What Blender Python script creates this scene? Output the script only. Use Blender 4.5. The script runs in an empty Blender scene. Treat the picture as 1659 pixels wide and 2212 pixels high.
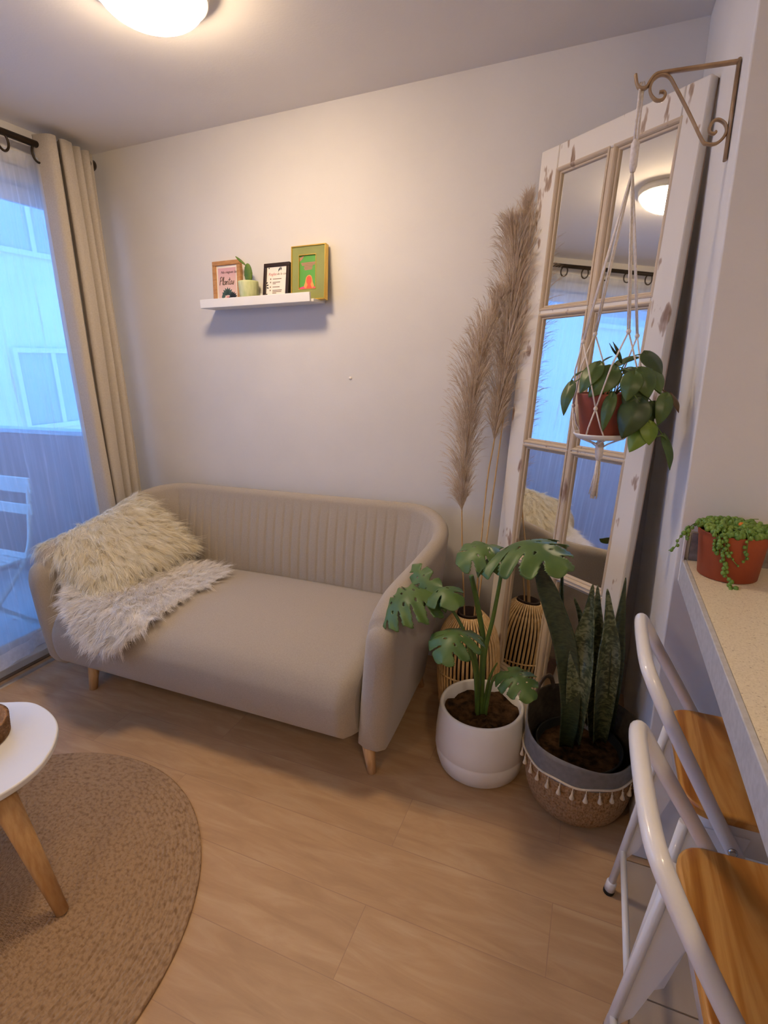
import bpy, math, random
import numpy as np
from mathutils import Vector, Matrix
rnd = random.Random(7); rng = np.random.default_rng(11)
S = bpy.context.scene; COL = S.collection
PI = math.pi

# ------------------------------------------------------------------ camera (calibrated) and pixel -> world
CX, CY, F, W_, H_ = 829.5, 1106.0, 1123.865, 1659, 2212
YAW, PIT, ROL = -0.3935616, -0.27749639, -0.01451594
CAM = np.array([0, 0, 1.36])
def _axes():
    fw = np.array([math.sin(YAW)*math.cos(PIT), math.cos(YAW)*math.cos(PIT), math.sin(PIT)])
    rt = np.array([math.cos(YAW), -math.sin(YAW), 0]); up = np.cross(rt, fw)
    return math.cos(ROL)*rt+math.sin(ROL)*up, -math.sin(ROL)*rt+math.cos(ROL)*up, fw
RT, UP, FW = _axes()
def at(px, py, x=None, y=None, z=None):
    d = RT*(px-CX)/F - UP*(py-CY)/F + FW
    t = (x-CAM[0])/d[0] if x is not None else (y-CAM[1])/d[1] if y is not None else (z-CAM[2])/d[2]
    return CAM + t*d
cd = bpy.data.cameras.new('camera'); cam = bpy.data.objects.new('camera', cd); COL.objects.link(cam)
M = Matrix.Identity(4)
for i in range(3):
    M[i][0], M[i][1], M[i][2], M[i][3] = RT[i], UP[i], -FW[i], CAM[i]
cam.matrix_world = M
cd.sensor_fit = 'VERTICAL'; cd.sensor_height = 36; cd.sensor_width = 27; cd.lens = 36*F/H_; cd.clip_start = .02
S.camera = cam
S.cycles.diffuse_bounces = 4; S.cycles.max_bounces = 8; S.cycles.adaptive_threshold = .1
S.view_settings.view_transform = 'Standard'; S.view_settings.look = 'None'
S.view_settings.gamma = 1; S.view_settings.exposure = 1.42; S.view_settings.use_curve_mapping = False

# ------------------------------------------------------------------ materials
def lin(c):
    return tuple(((v/255)/12.92 if v/255 <= .04045 else ((v/255+.055)/1.055)**2.4) for v in c)
def nodes(name):
    m = bpy.data.materials.new(name); m.use_nodes = True; nt = m.node_tree
    b = nt.nodes.get('Principled BSDF'); return m, nt, b
def N(nt, t, **kw):
    n = nt.nodes.new(t)
    for k, v in kw.items(): setattr(n, k, v)
    return n
def coords(nt, stretch=(1,1,1), rot=(0,0,0), out='Object'):
    tc = N(nt, 'ShaderNodeTexCoord'); mp = N(nt, 'ShaderNodeMapping')
    mp.inputs['Scale'].default_value = stretch; mp.inputs['Rotation'].default_value = rot
    nt.links.new(tc.outputs[out], mp.inputs[0]); return mp.outputs[0]
def ramp(nt, fac, stops):
    r = N(nt, 'ShaderNodeValToRGB'); e = r.color_ramp.elements
    while len(e) < len(stops): e.new(.5)
    for k, (p, c) in enumerate(stops): e[k].position = p; e[k].color = (*c[:3], 1)
    nt.links.new(fac, r.inputs[0]); return r.outputs[0]
def mat(name, c, c2=None, rough=.5, scale=12, stretch=(1,1,1), bump=0, bscale=None, metal=0, spec=.5, sheen=0, sub=0, emit=0, ec=None, lo=.35, hi=.65, detail=4, coat=0, trans=0):
    m, nt, b = nodes(name); c = lin(c)
    c2 = lin(c2) if c2 else tuple(v*.88 for v in c)
    v = coords(nt, stretch)
    n = N(nt, 'ShaderNodeTexNoise'); n.inputs['Scale'].default_value = scale; n.inputs['Detail'].default_value = detail
    nt.links.new(v, n.inputs[0])
    nt.links.new(ramp(nt, n.outputs[0], [(lo, c), (hi, c2)]), b.inputs['Base Color'])
    b.inputs['Roughness'].default_value = rough; b.inputs['Metallic'].default_value = metal
    b.inputs['Specular IOR Level'].default_value = spec
    b.inputs['Sheen Weight'].default_value = sheen; b.inputs['Coat Weight'].default_value = coat
    b.inputs['Subsurface Weight'].default_value = sub
    if sub: b.inputs['Subsurface Radius'].default_value = (.01, .008, .005)
    b.inputs['Transmission Weight'].default_value = trans
    if emit:
        b.inputs['Emission Color'].default_value = (*ec, 1); b.inputs['Emission Strength'].default_value = emit
    if bump:
        n2 = N(nt, 'ShaderNodeTexNoise'); n2.inputs['Scale'].default_value = bscale or scale*6; n2.inputs['Detail'].default_value = 5
        nt.links.new(v, n2.inputs[0])
        bp = N(nt, 'ShaderNodeBump'); bp.inputs['Strength'].default_value = bump; bp.inputs['Distance'].default_value = .004
        nt.links.new(n2.outputs[0], bp.inputs['Height']); nt.links.new(bp.outputs[0], b.inputs['Normal'])
    return m

MT = {}
MT['wall'] = mat('wall_paint', (226,222,216), (221,217,211), rough=.62, scale=3, bump=.08, bscale=140)
MT['ceil'] = mat('ceiling_paint', (238,233,227), (233,228,222), rough=.8, scale=2, bump=.08, bscale=120)
MT['white'] = mat('white_lacquer', (236,234,230), (232,230,226), rough=.35, scale=4)
MT['shelf'] = mat('white_shelf_lacquer', (238,236,232), (232,230,226), rough=.45, scale=4)
MT['ceramic'] = mat('white_ceramic', (228,224,218), (222,217,210), rough=.32, scale=5)
MT['sofa'] = mat('beige_upholstery', (176,164,148), (168,156,140), rough=.9, scale=260, bump=.25, bscale=900, sheen=.25, spec=.2)
MT['legwood'] = mat('light_leg_wood', (222,184,140), (205,164,118), rough=.5, scale=18, stretch=(6,6,1), spec=.3)
MT['tablewood'] = mat('oak_leg_wood', (214,172,118), (198,152,98), rough=.5, scale=14, stretch=(7,7,1), spec=.3)
MT['fur'] = mat('cream_fur', (240,228,196), (226,208,168), rough=.85, scale=14, spec=.15)
MT['furw'] = mat('white_fur', (244,238,230), (234,226,214), rough=.85, scale=14, spec=.15)
MT['curtain'] = mat('beige_curtain_cloth', (198,189,176), (190,180,166), rough=.95, scale=180, bump=.15, bscale=700, spec=.1)
MT['rod'] = mat('bronze_rod_metal', (66,54,42), (52,42,32), rough=.4, metal=.5, scale=20)
MT['soil'] = mat('potting_soil', (84,60,38), (36,24,14), rough=1, scale=38, bump=1, bscale=80, spec=.1)
MT['terra'] = mat('terracotta_plastic', (172,86,54), (160,76,46), rough=.55, scale=9, spec=.3)
MT['terra2'] = mat('brown_plastic_pot', (150,78,60), (140,70,52), rough=.5, scale=9, spec=.3)
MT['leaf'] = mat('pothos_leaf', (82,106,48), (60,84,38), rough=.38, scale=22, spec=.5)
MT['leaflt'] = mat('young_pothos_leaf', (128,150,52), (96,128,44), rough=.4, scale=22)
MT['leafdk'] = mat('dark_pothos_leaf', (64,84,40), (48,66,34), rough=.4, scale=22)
MT['leafbr'] = mat('browned_leaf', (98,66,34), (80,66,34), rough=.5, scale=22)
MT['monst'] = mat('monstera_leaf', (88,114,52), (66,96,44), rough=.45, scale=14, spec=.5)
MT['stem'] = mat('green_stem', (96,122,52), (74,100,44), rough=.45, scale=16)
MT['pearl'] = mat('succulent_pearl', (120,150,62), (92,128,50), rough=.35, scale=40, sub=.1)
MT['orange'] = mat('orange_bead', (238,140,44), (228,120,30), rough=.4, scale=40)
MT['cord'] = mat('white_cotton_cord', (240,232,224), (226,216,206), rough=.9, scale=160, bump=.4, bscale=400, spec=.1)
MT['brass'] = mat('aged_bracket_metal', (188,160,124), (160,130,96), rough=.45, metal=.35, scale=25)
MT['steel'] = mat('bright_steel', (200,200,200), (180,180,180), rough=.25, metal=1, scale=20)
MT['tube'] = mat('white_powder_coat', (238,234,228), (232,228,222), rough=.3, scale=6, coat=.3)
MT['rubber'] = mat('black_rubber', (30,26,24), (22,20,18), rough=.8)
MT['rattan'] = mat('rattan_stick', (234,202,150), (212,172,116), rough=.55, scale=30, stretch=(4,4,1))
MT['vasein'] = mat('dark_vase_lining', (58,34,26), (40,24,18), rough=.7, scale=12)
MT['pampas'] = mat('pampas_plume', (208,178,146), (178,146,114), rough=.95, scale=10, spec=.1)
MT['straw'] = mat('dry_stem', (206,172,122), (182,146,98), rough=.7, scale=16, stretch=(3,3,1))
MT['greyfelt'] = mat('grey_felt', (134,128,120), (124,118,110), rough=.95, scale=60, bump=.2, bscale=400, spec=.1)
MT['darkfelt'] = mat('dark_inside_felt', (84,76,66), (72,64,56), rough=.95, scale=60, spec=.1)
MT['blackpot'] = mat('black_nursery_pot', (38,38,36), (30,30,28), rough=.5, scale=12)
MT['tassel'] = mat('cream_tassel_yarn', (232,214,184), (220,200,168), rough=.95, scale=90, bump=.4)
MT['handle'] = mat('grey_brown_handle', (110,94,80), (96,82,70), rough=.9, scale=60)
MT['gold'] = mat('gold_frame_metal', (232,196,96), (222,182,80), rough=.28, metal=.7, scale=8)
MT['oakframe'] = mat('oak_frame_wood', (196,146,90), (176,124,70), rough=.5, scale=16, stretch=(2,2,9))
MT['blackframe'] = mat('black_frame_lacquer', (44,26,18), (36,20,14), rough=.4, scale=12)
MT['greenmat'] = mat('olive_green_mat', (146,150,82), (138,142,76), rough=.6, scale=12)
MT['paper'] = mat('warm_white_paper', (240,230,218), (236,226,214), rough=.8, scale=12)
MT['ink'] = mat('dark_brown_ink', (62,46,24), (52,38,20), rough=.8)
MT['inkpale'] = mat('grey_brown_ink', (128,104,84), (118,94,76), rough=.8)
MT['inkpink'] = mat('pink_ink', (196,122,116), (188,114,110), rough=.8)
MT['artgreen'] = mat('print_green', (92,166,66), (84,156,60), rough=.5)
MT['artpink'] = mat('print_magenta', (226,72,128), (220,62,120), rough=.5)
MT['artcoral'] = mat('print_coral', (228,92,64), (222,84,58), rough=.5)
MT['artorange'] = mat('print_orange', (240,160,84), (236,150,76), rough=.5)
MT['artdusty'] = mat('print_dusty_pink', (182,128,104), (176,120,98), rough=.5)
MT['artteal'] = mat('print_slate_green', (74,98,92), (60,84,80), rough=.6)
MT['artblue'] = mat('print_pale_green', (150,176,150), (140,166,142), rough=.6)
MT['artdark'] = mat('print_dark_blue', (44,52,60), (38,46,54), rough=.6)
MT['artrose'] = mat('print_rose_pot', (220,130,140), (212,122,132), rough=.6)
MT['mint'] = mat('mint_glazed_pot', (212,216,168), (192,202,146), rough=.5, scale=90, stretch=(1,1,.3), bump=.2)
MT['cactus'] = mat('cactus_skin', (98,124,44), (70,104,34), rough=.55, scale=40)
MT['alu'] = mat('white_window_frame', (214,218,224), (206,210,216), rough=.4, scale=6)
MT['sill'] = mat('dark_laminate_sill', (118,98,82), (98,80,66), rough=.5, scale=8, stretch=(8,1,1))
MT['strip'] = mat('aluminium_floor_strip', (190,178,166), (176,164,152), rough=.35, metal=.7, scale=20)
MT['tile'] = mat('cream_floor_tile', (190,172,150), (178,160,138), rough=.4, scale=5)
MT['concrete'] = mat('painted_balcony_concrete', (200,206,212), (188,194,200), rough=.9, scale=5)
MT['brickpanel'] = mat('brick_red_parapet', (170,104,104), (150,92,94), rough=.9, scale=6)
MT['facade'] = mat('pale_facade_render', (214,214,210), (204,204,200), rough=.9, scale=1)
MT['winglass'] = mat('distant_window_glass', (176,186,196), (160,172,184), rough=.2, scale=1)
MT['trivet'] = mat('woven_seagrass', (176,132,88), (140,98,60), rough=.95, scale=70, bump=1, bscale=160)

def wood_board():
    m, nt, b = nodes('oiled_acacia_board')
    v = coords(nt, (13, 1.5, 5)); n = N(nt, 'ShaderNodeTexNoise'); n.inputs['Scale'].default_value = 1.5; n.inputs['Detail'].default_value = 6; n.inputs['Distortion'].default_value = .6
    nt.links.new(v, n.inputs[0])
    c = ramp(nt, n.outputs[0], [(.30, lin((134,78,28))), (.40, lin((178,114,46))), (.47, lin((202,140,62))), (.53, lin((222,166,90))), (.60, lin((194,130,56))), (.72, lin((156,96,36)))])
    nt.links.new(c, b.inputs['Base Color']); b.inputs['Roughness'].default_value = .32; return m
MT['board'] = wood_board()
def floor_mat():
    m, nt, b = nodes('pale_oak_planks')
    v = coords(nt)
    br = N(nt, 'ShaderNodeTexBrick'); br.offset = .37; br.offset_frequency = 2; br.squash = 1
    br.inputs['Color1'].default_value = (0,0,0,1); br.inputs['Color2'].default_value = (1,1,1,1); br.inputs['Mortar'].default_value = (.5,.5,.5,1)
    br.inputs['Scale'].default_value = 1; br.inputs['Brick Width'].default_value = 1.22; br.inputs['Row Height'].default_value = .185
    br.inputs['Mortar Size'].default_value = .0012; br.inputs['Mortar Smooth'].default_value = .3; br.inputs['Bias'].default_value = 0
    nt.links.new(v, br.inputs[0])
    v2 = coords(nt, (1.6, 9, 1)); n = N(nt, 'ShaderNodeTexNoise'); n.inputs['Scale'].default_value = 2.6; n.inputs['Detail'].default_value = 9; n.inputs['Roughness'].default_value = .6; n.inputs['Distortion'].default_value = .7
    ad = N(nt, 'ShaderNodeVectorMath', operation='MULTIPLY_ADD'); nt.links.new(br.outputs['Color'], ad.inputs[0]); ad.inputs[1].default_value = (7,3,1); nt.links.new(v2, ad.inputs[2])
    nt.links.new(ad.outputs[0], n.inputs[0])
    g = ramp(nt, n.outputs[0], [(.25, lin((178,141,100))), (.5, lin((194,156,113))), (.75, lin((206,172,130)))])
    mx = N(nt, 'ShaderNodeMix', data_type='RGBA', blend_type='MULTIPLY'); mx.inputs[0].default_value = .55
    pl = ramp(nt, br.outputs['Color'], [(0, (.84,.83,.82)), (1, (1,1,1))])
    nt.links.new(g, mx.inputs[6]); nt.links.new(pl, mx.inputs[7])
    mo = N(nt, 'ShaderNodeMix', data_type='RGBA', blend_type='MIX'); nt.links.new(br.outputs['Fac'], mo.inputs[0])
    nt.links.new(mx.outputs[2], mo.inputs[6]); mo.inputs[7].default_value = (*lin((172,136,102)), 1)
    nt.links.new(mo.outputs[2], b.inputs['Base Color']); b.inputs['Roughness'].default_value = .42; b.inputs['Specular IOR Level'].default_value = .35
    return m
MT['floor'] = floor_mat()
def counter_mat():
    m, nt, b = nodes('speckled_granite')
    v = coords(nt); n = N(nt, 'ShaderNodeTexNoise'); n.inputs['Scale'].default_value = 330; n.inputs['Detail'].default_value = 4
    nt.links.new(v, n.inputs[0])
    c = ramp(nt, n.outputs[0], [(.27, lin((160,140,114))), (.36, lin((220,206,176))), (.7, lin((236,224,196)))])
    nt.links.new(c, b.inputs['Base Color']); b.inputs['Roughness'].default_value = .35; return m
MT['granite'] = counter_mat()
MT['edge'] = mat('grey_counter_edge', (196,194,192), (182,180,178), rough=.5, scale=90)
MT['splash'] = mat('grey_granite_upstand', (150,142,134), (120,112,106), rough=.5, scale=60)
def distress(name, base, lo=.60):
    m, nt, b = nodes(name)
    v = coords(nt, (17, 17, 5)); n = N(nt, 'ShaderNodeTexNoise'); n.inputs['Scale'].default_value = 1.5; n.inputs['Detail'].default_value = 3.0; n.inputs['Roughness'].default_value = .55
    nt.links.new(v, n.inputs[0])
    c = ramp(nt, n.outputs[0], [(lo, lin(base)), (lo+.03, lin((184,162,140))), (lo+.10, lin((138,108,86)))])
    nt.links.new(c, b.inputs['Base Color']); b.inputs['Roughness'].default_value = .55; return m
MT['distress'] = distress('distressed_cream_paint', (228,220,206), .615)
MT['moulding'] = distress('worn_moulding_paint', (204,184,156), .64)
MT['rawedge'] = distress('worn_edge_paint', (196,174,152), .56)
def mirror_mat():
    m, nt, b = nodes('mirror_silver'); b.inputs['Base Color'].default_value = (.86,.87,.86,1); b.inputs['Metallic'].default_value = 1; b.inputs['Roughness'].default_value = .015
    return m
MT['mirror'] = mirror_mat()
def snake_mat():
    m, nt, b = nodes('snake_plant_leaf'); v = coords(nt, (40, 40, 58)); n = N(nt, 'ShaderNodeTexNoise'); n.inputs['Scale'].default_value = 1.5; n.inputs['Detail'].default_value = 3; n.inputs['Distortion'].default_value = 1.0
    nt.links.new(v, n.inputs[0])
    c = ramp(nt, n.outputs[0], [(.40, lin((56,66,40))), (.5, lin((84,92,58))), (.60, lin((118,122,86)))])
    nt.links.new(c, b.inputs['Base Color']); b.inputs['Roughness'].default_value = .42; return m
MT['snake'] = snake_mat()
MT['snakedk'] = mat('dark_snake_leaf', (44,54,34), (70,80,50), rough=.45, scale=60, stretch=(1,1,2.4))
def jute(name, c1, c2, kind):
    m, nt, b = nodes(name); b.inputs['Roughness'].default_value = .95; b.inputs['Specular IOR Level'].default_value = .1
    tc = N(nt, 'ShaderNodeTexCoord'); sx = N(nt, 'ShaderNodeSeparateXYZ'); nt.links.new(tc.outputs['Object'], sx.inputs[0])
    an = N(nt, 'ShaderNodeMath', operation='ARCTAN2'); nt.links.new(sx.outputs[1], an.inputs[0]); nt.links.new(sx.outputs[0], an.inputs[1])
    ln = N(nt, 'ShaderNodeVectorMath', operation='LENGTH'); cb0 = N(nt, 'ShaderNodeCombineXYZ'); nt.links.new(sx.outputs[0], cb0.inputs[0]); nt.links.new(sx.outputs[1], cb0.inputs[1]); nt.links.new(cb0.outputs[0], ln.inputs[0])
    cb = N(nt, 'ShaderNodeCombineXYZ')
    nt.links.new(an.outputs[0], cb.inputs[0])
    nt.links.new((ln.outputs['Value'] if kind == 'rug' else sx.outputs[2]), cb.inputs[1])
    mp = N(nt, 'ShaderNodeMapping'); mp.inputs['Scale'].default_value = (34, 92, 1) if kind == 'rug' else (20, 90, 1); nt.links.new(cb.outputs[0], mp.inputs[0])
    n = N(nt, 'ShaderNodeTexNoise'); n.inputs['Scale'].default_value = 1.0; n.inputs['Detail'].default_value = 3
    nt.links.new(mp.outputs[0], n.inputs[0])
    nt.links.new(ramp(nt, n.outputs[0], [(.32, lin(c2)), (.55, lin(c1))]), b.inputs['Base Color'])
    n2 = N(nt, 'ShaderNodeTexVoronoi'); n2.inputs['Scale'].default_value = 1.4; nt.links.new(mp.outputs[0], n2.inputs[0])
    bp = N(nt, 'ShaderNodeBump'); bp.inputs['Strength'].default_value = .7; bp.inputs['Distance'].default_value = .006
    nt.links.new(n2.outputs[0], bp.inputs['Height']); nt.links.new(bp.outputs[0], b.inputs['Normal']); return m
MT['rug'] = jute('braided_jute', (176,145,112), (146,116,86), 'rug')
MT['basket'] = jute('woven_basket_jute', (178,140,100), (140,104,68), 'basket')
def sheer_mat():
    m, nt, b = nodes('sheer_voile'); nt.nodes.remove(b); out = nt.nodes['Material Output']
    tr = N(nt, 'ShaderNodeBsdfTransparent'); df = N(nt, 'ShaderNodeBsdfDiffuse'); tl = N(nt, 'ShaderNodeBsdfTranslucent')
    df.inputs[0].default_value = (.86,.88,.92,1); tl.inputs[0].default_value = (.86,.88,.92,1)
    a = N(nt, 'ShaderNodeMixShader'); a.inputs[0].default_value = .72; nt.links.new(df.outputs[0], a.inputs[1]); nt.links.new(tl.outputs[0], a.inputs[2])
    v = coords(nt, (60, 60, 2.2)); n = N(nt, 'ShaderNodeTexNoise'); n.inputs['Scale'].default_value = 1; n.inputs['Detail'].default_value = 4; nt.links.new(v, n.inputs[0])
    r = ramp(nt, n.outputs[0], [(.45, (.48,.48,.48)), (.62, (.54,.54,.54)), (.72, (.74,.74,.74))])
    mx = N(nt, 'ShaderNodeMixShader'); nt.links.new(r, mx.inputs[0]); nt.links.new(tr.outputs[0], mx.inputs[1]); nt.links.new(a.outputs[0], mx.inputs[2])
    nt.links.new(mx.outputs[0], out.inputs[0]); return m
MT['sheer'] = sheer_mat()
def hem_mat():
    m, nt, b = nodes('doubled_voile_hem'); nt.nodes.remove(b); out = nt.nodes['Material Output']
    df = N(nt, 'ShaderNodeBsdfDiffuse'); tl = N(nt, 'ShaderNodeBsdfTranslucent'); tr = N(nt, 'ShaderNodeBsdfTransparent')
    for k in (df, tl): k.inputs[0].default_value = (.9,.9,.92,1)
    a = N(nt, 'ShaderNodeMixShader'); nt.links.new(df.outputs[0], a.inputs[1]); nt.links.new(tl.outputs[0], a.inputs[2])
    v = coords(nt, (30, 30, 30)); n = N(nt, 'ShaderNodeTexNoise'); n.inputs['Scale'].default_value = 2; nt.links.new(v, n.inputs[0])
    r = ramp(nt, n.outputs[0], [(.3, (.72,.72,.72)), (.7, (.84,.84,.84))])
    mx = N(nt, 'ShaderNodeMixShader'); nt.links.new(r, mx.inputs[0]); nt.links.new(tr.outputs[0], mx.inputs[1]); nt.links.new(a.outputs[0], mx.inputs[2])
    nt.links.new(mx.outputs[0], out.inputs[0]); return m
MT['hem'] = hem_mat()
def pane_mat():
    m, nt, b = nodes('clear_window_glass'); nt.nodes.remove(b); out = nt.nodes['Material Output']
    tr = N(nt, 'ShaderNodeBsdfTransparent'); tr.inputs[0].default_value = (.93,.96,.97,1); gl = N(nt, 'ShaderNodeBsdfGlossy'); gl.inputs['Roughness'].default_value = .02
    fr = N(nt, 'ShaderNodeFresnel'); fr.inputs[0].default_value = 1.25
    mx = N(nt, 'ShaderNodeMixShader'); nt.links.new(fr.outputs[0], mx.inputs[0]); nt.links.new(tr.outputs[0], mx.inputs[1]); nt.links.new(gl.outputs[0], mx.inputs[2])
    nt.links.new(mx.outputs[0], out.inputs[0]); return m
MT['pane'] = pane_mat()
def fur_mat(name, c1, c2, k=.35):
    m, nt, b = nodes(name); nt.nodes.remove(b); out = nt.nodes['Material Output']
    v = coords(nt); n = N(nt, 'ShaderNodeTexNoise'); n.inputs['Scale'].default_value = 16; nt.links.new(v, n.inputs[0])
    r = ramp(nt, n.outputs[0], [(.35, lin(c1)), (.65, lin(c2))])
    df = N(nt, 'ShaderNodeBsdfDiffuse'); tl = N(nt, 'ShaderNodeBsdfTranslucent'); mx = N(nt, 'ShaderNodeMixShader'); mx.inputs[0].default_value = k
    nt.links.new(r, df.inputs[0]); nt.links.new(r, tl.inputs[0]); nt.links.new(df.outputs[0], mx.inputs[1]); nt.links.new(tl.outputs[0], mx.inputs[2]); nt.links.new(mx.outputs[0], out.inputs[0]); return m
MT['fur'] = fur_mat('cream_fur', (254,250,238), (251,243,222)); MT['furw'] = fur_mat('white_fur', (254,251,247), (250,244,236)); MT['pampas'] = fur_mat('pampas_plume', (236,218,196), (214,192,168), 0)
def lamp_mat(name, col, k):
    m, nt, b = nodes(name); nt.nodes.remove(b); out = nt.nodes['Material Output']
    e = N(nt, 'ShaderNodeEmission'); e.inputs[0].default_value = (*col, 1); e.inputs[1].default_value = k
    nt.links.new(e.outputs[0], out.inputs[0]); return m
LAMP = (1.0, .755, .50)
MT['lamp'] = lamp_mat('glowing_opal_diffuser', LAMP, 29)
MT['fill_dining'] = lamp_mat('dining_fill_glow', LAMP, 22); MT['fill_kitchen'] = lamp_mat('kitchen_fill_glow', LAMP, 28)  # emission for the two fill lamps added behind the camera
def print_mat():                     # the pink-to-cream print of the plant poster
    m, nt, b = nodes('pink_poster_print'); v = coords(nt); sx = N(nt, 'ShaderNodeSeparateXYZ'); nt.links.new(v, sx.inputs[0])
    mr = N(nt, 'ShaderNodeMapRange'); mr.inputs[1].default_value = .0; mr.inputs[2].default_value = .2; nt.links.new(sx.outputs[2], mr.inputs[0])
    nt.links.new(ramp(nt, mr.outputs[0], [(.0, lin((232,206,190))), (.55, lin((226,188,180))), (1., lin((206,146,166)))]), b.inputs['Base Color'])
    b.inputs['Roughness'].default_value = .6; return m
MT['pinkprint'] = print_mat()

# ------------------------------------------------------------------ mesh building
ORG = {}
def tag(o, label=None, cat=None, group=None, kind=None):
    if label: o['label'] = label
    if cat: o['category'] = cat
    if group: o['group'] = group
    if kind: o['kind'] = kind
    return o
def empty(name, loc, label, cat, group=None):
    o = bpy.data.objects.new(name, None); COL.objects.link(o); o.location = loc; o.empty_display_size = .05
    ORG[o.name] = np.array(loc, float); return tag(o, label, cat, group)
def finish(name, me, mats, parent, origin=None):
    for m in (mats if isinstance(mats, (list, tuple)) else [mats]): me.materials.append(m)
    o = bpy.data.objects.new(name, me); COL.objects.link(o)
    po = ORG[parent.name] if parent else np.zeros(3)
    o['_'] = 0; del o['_']
    if parent: o.parent = parent
    org = np.array(origin, float) if origin is not None else po
    o.location = org-po
    if np.any(org): me.transform(Matrix.Translation(Vector(-org)))
    ORG[o.name] = org; return o
def unit(v):
    v = np.array(v, float); n = np.linalg.norm(v); return v/n if n > 1e-12 else v
def cr(pts, n=8, closed=False):      # Catmull-Rom through points
    P = [np.array(p, float) for p in pts]; out = []; m = len(P)
    for i in range(m if closed else m-1):
        if closed: a, b, c, d = P[(i-1) % m], P[i], P[(i+1) % m], P[(i+2) % m]
        else: a, b, c, d = P[max(i-1, 0)], P[i], P[i+1], P[min(i+2, m-1)]
        for k in range(n):
            t = k/n; out.append(.5*((2*b)+(c-a)*t+(2*a-5*b+4*c-d)*t*t+(3*b-a-3*c+d)*t**3))
    if not closed: out.append(P[-1])
    return out
class MB:
    def __init__(s): s.v, s.f, s.m, s.sm = [], [], [], []
    def add(s, V, Fc, m=0, smooth=True):
        k = len(s.v); s.v += [tuple(map(float, p)) for p in V]
        for f in Fc: s.f.append(tuple(i+k for i in f)); s.m.append(m); s.sm.append(smooth)
        return s
    def box(s, c, d, R=None, m=0):
        c = np.array(c, float); h = np.array(d, float)/2; R = np.eye(3) if R is None else np.array(R, float)
        V = [c+R@(h*np.array(q)) for q in ((-1,-1,-1),(1,-1,-1),(1,1,-1),(-1,1,-1),(-1,-1,1),(1,-1,1),(1,1,1),(-1,1,1))]
        return s.add(V, [(0,3,2,1),(4,5,6,7),(0,1,5,4),(1,2,6,5),(2,3,7,6),(3,0,4,7)], m, False)
    def bx(s, x0, x1, y0, y1, z0, z1, m=0):
        return s.box(((x0+x1)/2, (y0+y1)/2, (z0+z1)/2), (x1-x0, y1-y0, z1-z0), None, m)
    def grid(s, G, cu=False, cv=False, m=0, smooth=True):
        nu, nv = len(G), len(G[0]); V = [p for r in G for p in r]; Fc = []
        for i in range(nu if cu else nu-1):
            for j in range(nv if cv else nv-1):
                a, b = i, (i+1) % nu; c, d = j, (j+1) % nv
                Fc.append((a*nv+c, b*nv+c, b*nv+d, a*nv+d))
        return s.add(V, Fc, m, smooth)
    def tube(s, pts, r, n=8, closed=False, caps=True, m=0, flat=None):
        P = [np.array(p, float) for p in pts]; k = len(P)
        rr = [r]*k if np.isscalar(r) else list(r)
        T = [unit((P[(i+1) % k]-P[i-1]) if closed else (P[min(i+1, k-1)]-P[max(i-1, 0)])) for i in range(k)]
        a = np.array([0,0,1.]) if abs(T[0][2]) < .9 else np.array([1.,0,0])
        if flat is not None: a = np.array(flat[0], float)
        u = unit(np.cross(np.cross(T[0], a), T[0])); G = []
        for i in range(k):
            u = unit(u-T[i]*np.dot(u, T[i])); w = np.cross(T[i], u)
            fu, fw = (1, 1) if flat is None else flat[1]
            G.append([P[i]+rr[i]*(fu*math.cos(2*PI*j/n)*u+fw*math.sin(2*PI*j/n)*w) for j in range(n)])
        s.grid(G, cu=closed, cv=True, m=m)
        if caps and not closed:
            b = len(s.v)-k*n
            s.f.append(tuple(b+j for j in range(n))); s.m.append(m); s.sm.append(False)
            s.f.append(tuple(b+(k-1)*n+j for j in reversed(range(n)))); s.m.append(m); s.sm.append(False)
        return s
    def lathe(s, prof, c=(0,0,0), n=48, m=0, fr=None):
        G = []
        for r, z in prof:
            G.append([(c[0]+r*math.cos(2*PI*j/n)*(1 if fr is None else fr(2*PI*j/n)), c[1]+r*math.sin(2*PI*j/n)*(1 if fr is None else fr(2*PI*j/n)), c[2]+z) for j in range(n)])
        return s.grid(G, cv=True, m=m)
    def ball(s, c, r, nu=8, nv=10, m=0):
        r = (r, r, r) if np.isscalar(r) else r; G = []
        for i in range(nu+1):
            a = PI*i/nu-PI/2
            G.append([(c[0]+r[0]*math.cos(a)*math.cos(2*PI*j/nv), c[1]+r[1]*math.cos(a)*math.sin(2*PI*j/nv), c[2]+r[2]*math.sin(a)) for j in range(nv)])
        return s.grid(G, cv=True, m=m)
    def prism(s, poly, O, X, Y, t, m=0, smooth=False):   # polygon in plane (X,Y) at O, extruded t along X x Y
        O, X, Y = (np.array(q, float) for q in (O, X, Y)); Zd = np.cross(X, Y)*t; n = len(poly)
        V = [O+X*p[0]+Y*p[1] for p in poly]+[O+X*p[0]+Y*p[1]+Zd for p in poly]
        s.add(V, [tuple(reversed(range(n))), tuple(range(n, 2*n))]+[(i, (i+1) % n, n+(i+1) % n, n+i) for i in range(n)], m, smooth); return s
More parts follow.
